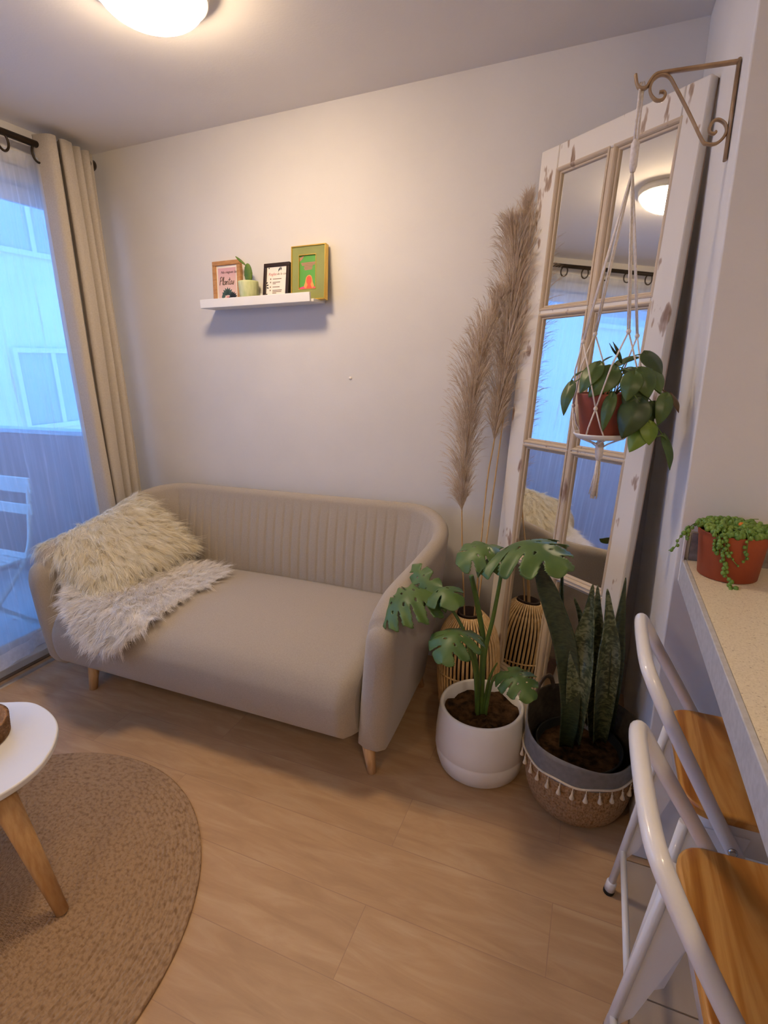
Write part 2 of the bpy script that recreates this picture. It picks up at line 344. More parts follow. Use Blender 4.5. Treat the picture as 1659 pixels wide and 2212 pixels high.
    def build(s, name, mats, parent=None, bevel=0, sub=0, solid=0, origin=None, segs=2):
        me = bpy.data.meshes.new(name); me.from_pydata(s.v, [], s.f)
        me.polygons.foreach_set('material_index', s.m); me.polygons.foreach_set('use_smooth', s.sm); me.update()
        o = finish(name, me, mats, parent, origin)
        if solid: q = o.modifiers.new('thickness', 'SOLIDIFY'); q.thickness = solid; q.offset = 0
        if bevel:
            q = o.modifiers.new('bevel', 'BEVEL'); q.width = bevel; q.segments = segs; q.limit_method = 'ANGLE'; q.angle_limit = math.radians(40)
            for p in me.polygons: p.use_smooth = True
            me.set_sharp_from_angle(angle=math.radians(45)) if hasattr(me, 'set_sharp_from_angle') else None
            w = o.modifiers.new('wn', 'WEIGHTED_NORMAL'); w.keep_sharp = True
        if sub: q = o.modifiers.new('sub', 'SUBSURF'); q.levels = sub; q.render_levels = sub
        return o
def strands(name, pts, rad, material, parent=None, body=None, taper=.12, face=None):
    """pts (n,s,3): every strand becomes a tapering three-sided hair; BODY (an MB) joins the same mesh"""
    n, k, _ = pts.shape; T = np.gradient(pts, axis=1); T /= np.linalg.norm(T, axis=2, keepdims=True)+1e-9
    a = np.array([.31, .87, .38]); u = np.cross(T, a); u /= np.linalg.norm(u, axis=2, keepdims=True)+1e-9; w = np.cross(T, u)
    r = (np.ones(n) if np.isscalar(rad) else 1)*rad
    rr = np.asarray(r)[:, None]*np.linspace(1, taper, k)[None, :]
    ring = [pts+rr[..., None]*(math.cos(q)*u+math.sin(q)*w) for q in (0, 2*PI/3, 4*PI/3)]
    V = np.stack(ring, 2).reshape(-1, 3)
    i, j, q = np.meshgrid(np.arange(n), np.arange(k-1), np.arange(3), indexing='ij')
    b = (i*k+j)*3; Q = np.stack([b+q, b+(q+1) % 3, b+3+(q+1) % 3, b+3+q], -1).reshape(-1, 4)
    if face is not None:                 # flat ribbons lying across FACE (n,3), the fur's own surface direction
        wd = np.cross(T, face[:, None, :]); wd /= np.linalg.norm(wd, axis=2, keepdims=True)+1e-9
        V = np.stack([pts-rr[..., None]*wd, pts+rr[..., None]*wd], 2).reshape(-1, 3)
        i, j = np.meshgrid(np.arange(n), np.arange(k-1), indexing='ij'); b = (i*k+j)*2; Q = np.stack([b, b+1, b+3, b+2], -1).reshape(-1, 4)
    L = Q.ravel(); st = np.arange(len(Q))*4; tot = np.full(len(Q), 4)
    if body is not None:
        bv = np.array(body.v); o2 = len(V); V = np.vstack([V, bv]); bf = [np.array(f)+o2 for f in body.f]
        st = np.concatenate([st, len(L)+np.cumsum([0]+[len(f) for f in bf])[:-1]]); tot = np.concatenate([tot, [len(f) for f in bf]]); L = np.concatenate([L]+bf)
    me = bpy.data.meshes.new(name); me.vertices.add(len(V)); me.vertices.foreach_set('co', V.astype(np.float32).ravel())
    me.loops.add(len(L)); me.loops.foreach_set('vertex_index', L.astype(np.int32))
    me.polygons.add(len(st)); me.polygons.foreach_set('loop_start', st.astype(np.int32)); me.polygons.foreach_set('loop_total', tot.astype(np.int32))
    me.polygons.foreach_set('use_smooth', np.ones(len(st), bool)); me.update(calc_edges=True); me.validate()
    return finish(name, me, material, parent)
def text(body, size, material, parent, O, X, Y, shear=0, bold=0, name='lettering', align='LEFT'):
    cu = bpy.data.curves.new('t', 'FONT'); cu.body = body; cu.size = size; cu.shear = shear; cu.offset = bold; cu.extrude = .0002; cu.align_x = align
    ob = bpy.data.objects.new('t', cu); COL.objects.link(ob)
    me = bpy.data.meshes.new_from_object(ob.evaluated_get(bpy.context.evaluated_depsgraph_get()))
    bpy.data.objects.remove(ob); bpy.data.curves.remove(cu); me.name = name
    X, Y = unit(X), unit(Y); Zd = np.cross(X, Y); m = Matrix.Identity(4)
    for i in range(3): m[i][0], m[i][1], m[i][2], m[i][3] = X[i], Y[i], Zd[i], O[i]
    me.transform(m); return finish(name, me, material, parent)

# ================================================================== SETTING
XL, XR, YB, ZC, YK = -2.40, .195, 2.14, 2.35, 1.335
def st(name, mb, m, **k): return tag(mb.build(name, m, **k), kind='structure')
st('floor', MB().bx(-2.56, .172, -2.9, 2.2, -.06, 0).bx(.172, .25, YK-.02, 2.2, -.06, 0), MT['floor'])
def tilefloor():
    b = MB()
    for i in range(7):
        for j in range(12):
            x0 = .175+i*.35; y0 = YK-.02-.35*(j+1); b.bx(x0+.002, x0+.348, y0+.002, y0+.348, -.03, -.001)
    b.bx(.172, 2.6, -3, 1.36, -.06, -.006); return b
st('floor', tilefloor(), MT['tile'])
st('ceiling', MB().bx(-2.56, 2.6, -2.9, 2.3, ZC, ZC+.1), MT['ceil'])
st('wall_back', MB().bx(-2.56, 1.0, YB, YB+.12, 0, ZC), MT['wall'])
st('wall_left', MB().bx(-2.55, XL, 2.09, YB, 0, ZC).bx(-2.55, XL, -2.9, -1.6, 0, ZC).bx(-2.55, XL, -1.6, 2.09, 2.2, ZC), MT['wall'])
st('wall_right', MB().bx(XR, 2.6, YK, YB, 0, ZC), MT['wall'], bevel=.004)
st('wall_rear', MB().bx(-2.56, 2.6, -3.0, -2.9, 0, ZC), MT['wall'])
st('wall_kitchen', MB().bx(2.5, 2.6, -2.9, YK, 0, ZC), MT['wall'])
st('trim_1', MB().prism([(0,0),(.022,0),(0,.022)], (XL, YB, ZC), (0,-1,0), (0,0,-1), -(XR-XL)), MT['ceil'])
st('trim_2', MB().prism([(-.014,0),(.014,0),(.009,.005),(-.009,.005)], (-2.357, -1.6, 0), (1,0,0), (0,0,1), -3.72), MT['strip'])
st('baseboard_left', MB().bx(-2.52, XL+.001, -1.6, 2.09, -.001, .006), MT['sill'])
st('baseboard_rear', MB().bx(-2.4, 2.5, -2.9, -2.886, 0, .07), MT['white'])
def window():
    e = empty('window_1', (-2.47, .2, 0), 'white framed sliding balcony door behind the sheer curtain', 'window'); tag(e, kind='structure')
    fr = MB().bx(-2.52, -2.42, -1.6, 2.09, 2.14, 2.2).bx(-2.52, -2.42, -1.6, 2.09, 0, .04).bx(-2.52, -2.42, 2.04, 2.09, .04, 2.14).bx(-2.52, -2.42, -1.6, -1.55, .04, 2.14)
    fr.build('window_frame', MT['alu'], e, bevel=.004)
    for y0, y1, x in ((-.02, 2.04, -2.485), (-1.55, .06, -2.455)):
        s = MB(); w = .06
        s.bx(x-.015, x+.015, y0, y0+w, .04, 2.14).bx(x-.015, x+.015, y1-w, y1, .04, 2.14).bx(x-.015, x+.015, y0+w, y1-w, .04, .12).bx(x-.015, x+.015, y0+w, y1-w, 2.07, 2.14)
        so = s.build('sash', MT['alu'], e, bevel=.003)
        MB().bx(x-.003, x+.003, y0+w, y1-w, .12, 2.07).build('pane', MT['pane'], so)
window()
# balcony and what stands beyond it
YE = 2.2; ZP = float(at(110, 938, y=YE)[2])
st('floor', MB().bx(-3.9, -2.55, -2.5, YE+.08, -.12, -.01), MT['concrete'])
st('ceiling', MB().bx(-3.9, -2.55, -2.5, YE, 2.30, 2.45), MT['concrete'])
st('wall_parapet', MB().bx(-3.9, -3.8, -2.5, YE+.08, -.01, .95).bx(-3.8, -2.56, YE, YE+.08, -.01, ZP), MT['brickpanel'])
st('trim_3', MB().bx(-3.93, -3.77, -2.5, YE+.1, .95, .98).bx(-3.77, -2.56, YE-.015, YE+.095, ZP, ZP+.025), MT['concrete'])
def apartments():
    e = empty('apartment_building', (-9.5, 6, -8), 'pale apartment block with window rows seen through the sheer curtain', 'building')
    MB().bx(-14, -9, -1.6, 18, -8, 13).build('facade', MT['facade'], e)
    for k, y in enumerate((-.6, 1.6, 4.1, 6.6, 8.6, 11.2, 13.8)):
        for z in (-5.2, -2.4, .35, 3.15, 5.95, 8.75):
            f = MB().bx(-9.02, -8.95, y-.7, y-.62, z, z+1.35).bx(-9.02, -8.95, y+.62, y+.7, z, z+1.35).bx(-9.02, -8.95, y-.62, y+.62, z, z+.08).bx(-9.02, -8.95, y-.62, y+.62, z+1.27, z+1.35).bx(-9.02, -8.96, y-.04, y+.04, z+.08, z+1.27)
            w = f.build('window', MT['facade'], e); MB().bx(-9.03, -8.985, y-.62, y+.62, z+.08, z+1.27).build('window_glass', MT['winglass'], w)
    for z in (.0, 2.8, 5.6, 8.4):
        b = MB().bx(-9, -7.9, 9.6, 11.9, z-.15, z).bx(-7.95, -7.9, 9.6, 11.9, z, z+.1).bx(-7.95, -7.9, 9.6, 11.9, z+.85, z+.95)
        for i in range(12): b.bx(-7.94, -7.91, 9.62+i*.2, 9.65+i*.2, z+.1, z+.85)
        b.build('balcony', MT['facade'], e)
apartments()
def bistro():
    # slatted folding chair on the balcony, slats run along X
    x0, x1 = -3.02, -2.62; y = 1.66
    e = empty('balcony_chair', (-2.82, 1.5, -.01), 'white folding slatted bistro chair out on the balcony', 'chair')
    M_ = MT['tube']
    for z0, z1, yy in ((.755, .835, y+.02), (.645, .70, y+.005)):
        MB().bx(x0, x1, yy-.006, yy+.006, z0, z1).build('back_slat', M_, e, bevel=.003)
    for i in range(6):
        yy = 1.24+i*.068
        MB().bx(x0, x1, yy, yy+.052, .432, .446).build('seat_slat', M_, e, bevel=.003)
    for x in (x0+.02, x1-.02):
        MB().tube(cr([(x, y+.025, .83), (x, y+.0, .66), (x, y-.06, .44), (x, y-.28, .2), (x, y-.46, 0)], 5), .011, 8).build('leg', M_, e)
        MB().tube(cr([(x+(.02 if x < -2.8 else -.02), 1.24, .43), (x+(.02 if x < -2.8 else -.02), 1.42, .24), (x+(.02 if x < -2.8 else -.02), 1.68, 0)], 5), .011, 8).build('leg', M_, e)
    MB().tube([(x0+.02, 1.36, .13), (x1-.02, 1.36, .13)], .008, 8).tube([(x0+.04, 1.58, .08), (x1-.04, 1.58, .08)], .008, 8).build('stretcher', M_, e)
bistro()

# ================================================================== LAMPS
def ceiling_lamp(c, m, label, r=.139, name='ceiling_lamp'):
    e = empty(name, (c[0], c[1], ZC), label, 'ceiling lamp')
    MB().lathe([(0, 0), (r+.012, 0), (r+.014, -.006), (r+.010, -.030), (r-.002, -.030), (r-.002, -.022), (0, -.022)], (c[0], c[1], ZC), 64).build('base_ring', MT['white'], e)
    MB().lathe([(r, -.02)]+[(r*math.cos(a), -.024-.066*math.sin(a)) for a in np.linspace(.05, PI/2-.01, 14)]+[(0, -.09)], (c[0], c[1], ZC), 64).build('diffuser', m, e)
ceiling_lamp((-1.225, 1.365), MT['lamp'], 'round opal ceiling lamp glowing warm above the sofa')
ceiling_lamp((.75, -.75), MT['fill_kitchen'], 'added opal fill lamp on the kitchen side behind the viewer', r=.14)  # unseen lamp, added as fill for the kitchen wall and counter
ceiling_lamp((-1.0, -1.5), MT['fill_dining'], 'added opal fill lamp behind the viewer at the dining end', r=.14)  # second unseen fill lamp, added to brighten the whole room

# ================================================================== CURTAINS
RX, RZ = -2.32, 2.275
def rod():
    e = empty('curtain_rod', (RX, .2, RZ), 'dark bronze curtain rod with round end knob under the ceiling', 'curtain rod')
    MB().tube([(RX, -2.0, RZ), (RX, 2.03, RZ)], .0135, 14).build('pole', MT['rod'], e)
    MB().tube([(RX, 2.03, RZ), (RX, 2.04, RZ), (RX, 2.045, RZ), (RX, 2.075, RZ), (RX, 2.082, RZ)], [.014, .014, .022, .024, .018], 16).build('finial', MT['rod'], e)
    for y in (1.985, -.3): MB().tube([(XL, y, RZ+.005), (RX, y, RZ+.005)], .008, 10).tube([(XL, y, RZ+.005), (XL+.006, y, RZ+.005)], .03, 20).build('bracket', MT['rod'], e)
rod()
def sheer():
    e = empty('sheer_curtain', (RX, .2, .1), 'white translucent sheer curtain hanging across the balcony door', 'curtain')
    ys = np.linspace(-1.75, 1.99, 266); zs = list(np.linspace(.165, 2.225, 26))
    def px(y, z):
        k = 1-.35*(z/2.2)
        return RX-.005+k*(.017*math.sin(y*21)+.009*math.sin(y*47+1.3)+.012*math.sin(y*7.3+.6))
    def zb(y): return .092+.012*math.sin(y*5.1+1)-.03*max(0, 1.29-y)*(1 if y > 1.1 else .4)
    c = MB().grid([[(px(y, z), y, z) for z in zs] for y in ys]).build('cloth', MT['sheer'], e)
    MB().grid([[(px(y, .1)+.001, y, z*(.168-zb(y))+zb(y)) for z in (0, .5, 1)] for y in ys]).build('hem', MT['hem'], e)
    for y in np.arange(-1.68, 1.8, .143):
        yy = y+.046; b = MB(); b.tube([(RX+.002+.034*0, yy+.030*math.cos(a)*.75, RZ-.036+.033*math.sin(a)) for a in np.linspace(0, 2*PI, 25)[:-1]], .0048, 7, closed=True)
        b.build('ring', MT['rod'], e)
sheer()
def drape():
    e = empty('beige_curtain', (RX, 1.92, .01), 'beige cloth curtain gathered in folds at the end of the rod', 'curtain')
    # fold centre lines along the rod: (y, x) control points of one pleated cloth, deep gap after the first fold
    ctl = [(1.800, -.030), (1.815, .034), (1.838, .048), (1.850, .044), (1.858, .030), (1.905, -.052), (1.918, -.052), (1.882, .022), (1.876, .040), (1.886, .050), (1.908, .050), (1.932, .040), (1.944, -.030), (1.952, .020), (1.968, .042), (1.982, .030), (1.990, -.034), (1.998, .018), (2.014, .040), (2.030, .026), (2.038, -.036), (2.046, .004), (2.056, .016)]
    P = cr([np.array(c) for c in ctl], 7); G = []
    for k, (y, x) in enumerate(P):
        row = []; t = k/(len(P)-1)
        for z in np.linspace(.012, 2.312, 30):
            f = 1-z/2.3
            row.append((RX+.012+x*(1+.25*f)+.005*math.sin(3.1*z+t*5), y-.012*f*t+.006*math.sin(2.2*z+6*t)*f, z))
        G.append(row)
    MB().grid(G).build('cloth', MT['curtain'], e, solid=.003)
drape()

# ================================================================== SOFA
def sofa():
    e = empty('sofa', (-1.345, 1.35, 0), 'beige two seat sofa with channelled back against the wall', 'sofa')
    xl, xr, yf, yb, R, z0 = -2.085, -.607, 1.335, 1.945, .165, .135
    L1 = yb-R-yf; LC = R*PI/2; L2 = (xr-xl)-2*R; TOT = 2*L1+2*LC+L2
    def path(s):
        if s < L1: return (xl, yf+s), (-1, 0)
        s -= L1
        if s < LC: a = s/R; return (xl+R-R*math.cos(a), yb-R+R*math.sin(a)), (-math.cos(a), math.sin(a))
        s -= LC
        if s < L2: return (xl+R+s, yb), (0, 1)
        s -= L2
        if s < LC: a = s/R; return (xr-R+R*math.sin(a), yb-R+R*math.cos(a)), (math.sin(a), math.cos(a))
        s -= LC
        return (xr, yb-R-s), (1, 0)
    sm = lambda t: (lambda q: q*q*(3-2*q))(min(1, max(0, t)))
    pitch = .0475; NS = int(TOT/pitch*9); G = []
    cap = [(-.052*math.sin(a), math.cos(a)) for a in np.linspace(PI/2, 0, 10)[:-1]]
    stations = [(0, d, k) for d, k in cap]+[(TOT*i/NS, 0, 1) for i in range(NS+1)]+[(TOT, d, k) for d, k in reversed(cap)]
    for s, d, k in stations:
        (x, y), o = path(min(max(s, 0), TOT)); u = min(s, TOT-s)
        y += d
        t = sm((u-L1*.60)/(L1*.40+LC*.85)); fr_ = max(0, 1-u/.15)
        h = .655+.012*sm(u/.3)+(.778-.667)*t-.075*(1-math.sqrt(max(0, 1-fr_*fr_)))
        h = z0+(h-z0)*(1 if k == 1 else (.80+.20*k))
        lean = .044+.073*t; th = (.098-.036*sm(u/.5))
        row = []
        chan = math.pow(1-abs(math.sin(PI*(s-TOT/2)/pitch)), 3) if L1*.93 < u else 0
        r = th/2*.98; zt = h-r
        zz = np.linspace(0, 1, 16)
        def P(off, z): return (x+o[0]*off*1, y+o[1]*off, z)
        lz = lambda z: lean*((z-z0)/(h-z0))**1.15
        zb_ = z0+(1-k)*.10
        for q in zz:                               # inner face, bottom to top
            z = zb_+(zt-zb_)*q; m_ = sm((z-.36)/.05)*sm((h-.05-z)/.035)
            belly = .012*math.sin(PI*min(1, max(0, (z-.35)/.4)))*t
            row.append(P(lz(z)-k*(th/2+belly)+(.0072*chan)*m_, z))
        for a in np.linspace(PI*.92, PI*.08, 7): row.append(P(lz(zt)+k*(th/2)*math.cos(a), zt+r*math.sin(a)*(.5+.5*k)))
        for q in zz[::-1]:
            z = zb_+(zt-zb_)*q; row.append(P(lz(z)+k*(th/2+.012*math.sin(PI*q)), z))
        for a in np.linspace(.2, PI-.2, 4): row.append(P(lz(zb_)+k*(th/2)*math.cos(a), zb_-.022*math.sin(a)*k))
        G.append(row)
    b = MB().grid(G, cv=True)
    b.build('wraparound_back', MT['sofa'], e)
    # seat: one upholstered block with a rolled front edge
    prof = cr([(1.93, .385), (1.80, .412), (1.55, .424), (1.40, .415), (1.30, .383), (1.255, .325), (1.247, .265), (1.258, .205), (1.285, .168), (1.36, .155), (1.6, .15), (1.93, .15)], 5)
    G = []
    x0, x1 = -2.045, -.648; n = 70
    for i in range(n+1):
        t = i/n; x = x0+(x1-x0)*t; ed = min(t, 1-t)*(x1-x0); k = 1-.5*(1-sm(ed/.05))**2*.25
        row = []
        for y, z in prof:
            yy = 1.6+(y-1.6)*k; zc = .285+(z-.285)*k
            if z > .3: zc += .012*math.sin(PI*t)
            cre = 0
            for (xa, za, xb, zb2, dep) in ((-1.10, .27, -.93, .175, .007), (-.98, .24, -.86, .19, .005)):
                if y < 1.32:
                    f = (x-xa)/(xb-xa)
                    if -.05 < f < 1.05: cre += dep*math.exp(-((zc-(za+(zb2-za)*f))/.008)**2)*math.sin(PI*min(1, max(0, f)))
            row.append((x, yy+cre, zc))
        G.append(row)
    c = MB().grid(G, cv=True)
    m_ = len(prof); c.f.append(tuple(range(m_))); c.m.append(0); c.sm.append(False); c.f.append(tuple(n*m_+j for j in reversed(range(m_)))); c.m.append(0); c.sm.append(False)
    c.build('seat', MT['sofa'], e)
    for a, b_, r0, r1 in (((-1.945, 1.37, .158), (-1.962, 1.352, 0), .026, .017), ((-.645, 1.37, .15), (-.62, 1.35, 0), .027, .0145), ((-.66, 1.86, .15), (-.62, 1.89, 0), .027, .0145), ((-2.0, 1.86, .15), (-2.03, 1.89, 0), .027, .0145)):
        MB().tube([a, tuple((np.array(a)+np.array(b_))/2), b_], [r0, (r0+r1)/2, r1], 16).build('leg', MT['legwood'], e)
sofa()

# ------------------------------------------------------------------ fur things
def unit_rows(a): return a/(np.linalg.norm(a, axis=1, keepdims=True)+1e-9)
def fur(P, Nn, comb, n_cl, per, length, spread, tipj, rad, lift=.6, seed=1):
    """clumps rooted on the sampled surface P (normals Nn), tips bent towards COMB(p)"""
    g = np.random.default_rng(seed); idx = g.integers(0, len(P), n_cl); c = P[idx]; n = Nn[idx]
    cm = np.array([comb(p, q) for p, q in zip(c, n)]); l = length*g.uniform(.65, 1.25, n_cl)[:, None]
    tip = n*l*lift*g.uniform(.5, 1.2, n_cl)[:, None]+cm*l+g.normal(0, .25, (n_cl, 3))*l
    C_ = np.repeat(c, per, 0); T_ = np.repeat(tip, per, 0); N_ = np.repeat(n, per, 0)
    j = g.normal(0, spread, C_.shape); j -= N_*np.sum(j*N_, 1, keepdims=True)
    r0 = C_+j; r1 = C_+T_*g.uniform(.8, 1.15, len(C_))[:, None]+j*.35+g.normal(0, tipj, C_.shape)
    mid = r0+N_*np.linalg.norm(T_, axis=1, keepdims=True)*.36+.25*(r1-r0)
    t = np.linspace(0, 1, 5)[None, :, None]
    return (1-t)**2*r0[:, None]+2*t*(1-t)*mid[:, None]+t*t*r1[:, None], rad*g.uniform(.7, 1.3, len(C_)), unit_rows(N_+g.normal(0, .35, N_.shape))
def cushion():
    O = np.array([-1.998, 1.630, .568]); Y = unit((.07, 1, .23)); X = unit((.80, -.02, -.60)); Zd = unit(np.cross(X, Y))
    if Zd[2] < 0: Zd = -Zd
    e = empty('fur_cushion', tuple(O-np.array([0, 0, .16])), 'cream shaggy fur cushion leaning on the left arm of the sofa', 'cushion')
    hx, hy, hz = .195, .262, .062
    def S_(u, v, s): 
        k = (1-abs(u)**3.2)**.5*(1-abs(v)**3.2)**.5
        du = 1-.07*(1-abs(v)**2)*0; p = O+X*hx*u*(1-.06*(1-v*v))+Y*hy*v*(1-.05*(1-u*u))+Zd*s*hz*k; p[2] = max(p[2], .452); return p
    b = MB(); us = np.sin(np.linspace(-PI/2, PI/2, 17)); 
    for s in (1, -1): b.grid([[S_(u, v, s) for v in us] for u in us])
    P, Q = [], []
    g = np.random.default_rng(5)
    for _ in range(9000):
        u, v = g.uniform(-1, 1, 2); s = 1 if g.random() < .8 else -1
        u = max(-.995, min(.995, u*1.02)); v = max(-.995, min(.995, v*1.02))
        p = S_(u, v, s); d = 1e-3; nn = np.cross(S_(min(1, u+d), v, s)-p, S_(u, min(1, v+d), s)-p)*s
        nn = unit(nn); nn = nn if np.dot(nn, Zd)*s >= 0 else -nn
        P.append(p); Q.append(unit(nn+X*u**5*.9+Y*v**5*.9))
    P, Q = np.array(P), np.array(Q)
    comb = lambda p, n: X*.55+Y*.9*np.dot(p-O, Y)/hy*.5+np.array([0, 0, -.25])
    pts, r, fc = fur(P, Q, comb, 4200, 16, .060, .009, .0042, .00085, lift=.45, seed=3)
    pts[..., 0] = np.maximum(pts[..., 0], -2.375)
    strands('fur_cover', pts, r, MT['fur'], e, body=b, face=fc)
cushion()
def throw():
    e = empty('sheepskin_throw', (-1.8, 1.6, .42), 'white long haired sheepskin spread over the sofa seat beneath the cushion', 'throw')
    # control rows run front to back; columns from the left arm to the right edge on the seat
    rows = [[(-1.80, 1.252, .385), (-1.765, 1.240, .355), (-1.71, 1.234, .335), (-1.65, 1.232, .335), (-1.59, 1.236, .355)],
            [(-1.95, 1.315, .446), (-1.88, 1.308, .438), (-1.76, 1.302, .430), (-1.64, 1.300, .425), (-1.535, 1.31, .422)],
            [(-2.035, 1.48, .53), (-2.00, 1.47, .475), (-1.88, 1.46, .445), (-1.70, 1.45, .443), (-1.515, 1.43, .443)],
            [(-2.045, 1.64, .56), (-2.00, 1.64, .49), (-1.88, 1.64, .445), (-1.70, 1.63, .443), (-1.52, 1.62, .443)],
            [(-2.00, 1.80, .54), (-1.96, 1.80, .48), (-1.86, 1.81, .440), (-1.68, 1.81, .440), (-1.545, 1.80, .440)]]
    r1 = [cr(r, 6) for r in rows]; G = list(zip(*[cr(list(c), 6) for c in zip(*r1)])); A = np.array(G)
    b = MB(); b.grid([[tuple(p) for p in r] for r in A]); b.grid([[tuple(p-np.array([0, 0, .006])) for p in r] for r in A])
    du = np.gradient(A, axis=0); dv = np.gradient(A, axis=1); n = np.cross(du, dv); n /= np.linalg.norm(n, axis=2, keepdims=True)+1e-9
    n *= np.where(n[..., 2:3]+.3*n[..., 0:1]-.5*n[..., 1:2] < 0, -1, 1)
    g = np.random.default_rng(8); k = 9000; i = g.uniform(0, A.shape[0]-1.001, k); j = g.uniform(0, A.shape[1]-1.001, k)
    i0, j0 = i.astype(int), j.astype(int); fi, fj = (i-i0)[:, None], (j-j0)[:, None]
    P = (A[i0, j0]*(1-fi)*(1-fj)+A[i0+1, j0]*fi*(1-fj)+A[i0, j0+1]*(1-fi)*fj+A[i0+1, j0+1]*fi*fj); Q = n[i0, j0]
    c = np.array([-1.9, 1.62, .5])
    def comb(p, q):
        d = p-c; d[2] = 0; d = unit(d)*.75; d[2] = -.35 if p[1] < 1.33 else -.12
        return d
    pts, r, fc = fur(P, Q, comb, 4200, 15, .050, .009, .0038, .00085, lift=.36, seed=9)
    pts[..., 0] = np.where(pts[..., 1] < 1.46, np.maximum(pts[..., 0], -2.045-.25*np.maximum(0, pts[..., 2]-.42)), pts[..., 0])
    top = np.where((pts[..., 1] > 1.30) & (pts[..., 0] > -2.0), .442, .0); pts[..., 2] = np.maximum(pts[..., 2], top)
    strands('fleece', pts, r, MT['furw'], e, body=b, face=fc)
throw()

# ================================================================== SHELF AND WHAT STANDS ON IT
ZS = 1.626
def shelf():
    e = empty('picture_ledge', (-1.45, YB, 1.614), 'white picture ledge on the back wall above the sofa', 'shelf')
    MB().bx(-1.733, -1.150, 2.04, YB-.014, 1.614, ZS).build('board', MT['shelf'], e, bevel=.0015)
    MB().bx(-1.733, -1.162, 2.028, 2.04, 1.614, 1.651).build('front_lip', MT['shelf'], e, bevel=.0015)
    MB().bx(-1.733, -1.150, YB-.014, YB, 1.614, 1.672).build('back_rail', MT['shelf'], e, bevel=.0015)
shelf()
def frame_axes(xl, xr, zt, yb, yt):
    """lower-left corner O, X to the right, U up the leaning face, N out to the room"""
    O = np.array([xl, yb, ZS]); X = np.array([1., 0, 0]); top = np.array([xl, yt, zt]); U = unit(top-O)
    return O, X, U, np.cross(X, U), xr-xl, np.linalg.norm(top-O)
def frame_ring(w, h, b, O, X, U, Nn, t, inset=0):
    m = MB(); A = np.array([X, U, Nn]).T
    for (x0, x1, y0, y1) in ((0, w, 0, b), (0, w, h-b, h), (0, b, b, h-b), (w-b, w, b, h-b)):
        c = O+X*(x0+x1)/2+U*(y0+y1)/2-Nn*(t/2); m.box(c, (x1-x0, y1-y0, t), A)
    return m
def blob(pts, n=6): return [tuple(p) for p in cr([np.array(p) for p in pts], n, True)]
def wood_frame():
    O, X, U, Nn, w, h = frame_axes(-1.722, -1.567, 1.822, 2.108, 2.123)
    e = empty('framed_print', tuple(O), 'oak framed pink print of potted plants on the left of the ledge', 'framed print')
    frame_ring(w, h, .019, O, X, U, Nn, .022).build('frame', MT['oakframe'], e, bevel=.002)
    p = O-Nn*.008
    MB().prism([(.016, .016), (w-.016, .016), (w-.016, h-.016), (.016, h-.016)], p, X, U, .001).build('mat_board', MT['paper'], e)
    q = O-Nn*.0065
    pr = MB().prism([(.028, .018), (w-.028, .018), (w-.028, h-.030), (.028, h-.030)], q, X, U, .0008).build('print', MT['pinkprint'], e, origin=O)
    q = q+Nn*.0012
    text('No riegues las', .0155, MT['ink'], pr, q+X*.044+U*.143, X, U, shear=.35)
    # "Plantas" in brush script
    gl = {'P': ([[(0,0),(.05,.5),(.12,1)], [(.02,.9),(.2,1.06),(.42,.92),(.36,.62),(.1,.5)]], .46), 'l': ([[(0,.1),(.16,.6),(.2,1.02),(.1,.9),(.05,.4),(.1,.02),(.24,.1)]], .24),
          'a': ([[(.3,.44),(.12,.46),(.0,.2),(.1,.0),(.26,.16),(.32,.46),(.3,.12),(.42,.04)]], .42), 'n': ([[(0,.46),(.03,0),(.05,.3),(.2,.48),(.26,.3),(.26,.06),(.38,.06)]], .40),
          't': ([[(.14,.92),(.08,.4),(.1,.04),(.26,.08)], [(-.06,.62),(.3,.66)]], .28), 's': ([[(0,.08),(.14,.3),(.18,.5),(.2,.2),(.14,.0),(-.02,.04)]], .3)}
    m = MB(); x = .036; k = .033
    for ch in 'Plantas':
        stt, adv = gl[ch]
        for l in stt: m.tube([q+X*(x+a*k+b*k*.12)+U*(.094+b*k) for a, b in [tuple(v) for v in cr([np.array(v) for v in l], 5)]], .0012, 5)
        x += adv*k*.98
    m.build('brush_lettering', MT['ink'], pr)
    def leafp(x, y, a, l, wd): 
        c, s = math.cos(a), math.sin(a); return [(x+c*l*t-s*v*wd, y+s*l*t+c*v*wd) for t, v in ((0,0),(.3,-.5),(.65,-.45),(1,0),(.65,.45),(.3,.5))]
    d = MB()
    for a in np.linspace(.35, PI-.35, 7): d.prism(leafp(.079, .050, a, .034, .012), q, X, U, .0006)
    d.build('drawn_leaves', MT['artteal'], pr)
    d = MB()
    for a in np.linspace(-.3, PI+.5, 9): d.prism(leafp(.108, .040, a, .024, .009), q+Nn*.0006, X, U, .0006)
    d.build('drawn_spikes', MT['artdark'], pr)
    MB().prism(blob([(.045, .042), (.055, .060), (.065, .045), (.055, .036)]), q, X, U, .0006).build('drawn_leaf', MT['artteal'], pr)
    MB().prism([(.074, .022), (.112, .022), (.114, .040), (.074, .044)], q+Nn*.0003, X, U, .0006).build('drawn_pot', MT['artrose'], pr)
    MB().prism([(.046, .020), (.068, .020), (.072, .036), (.044, .037)], q+Nn*.0004, X, U, .0006).build('drawn_pot', MT['artblue'], pr)
wood_frame()
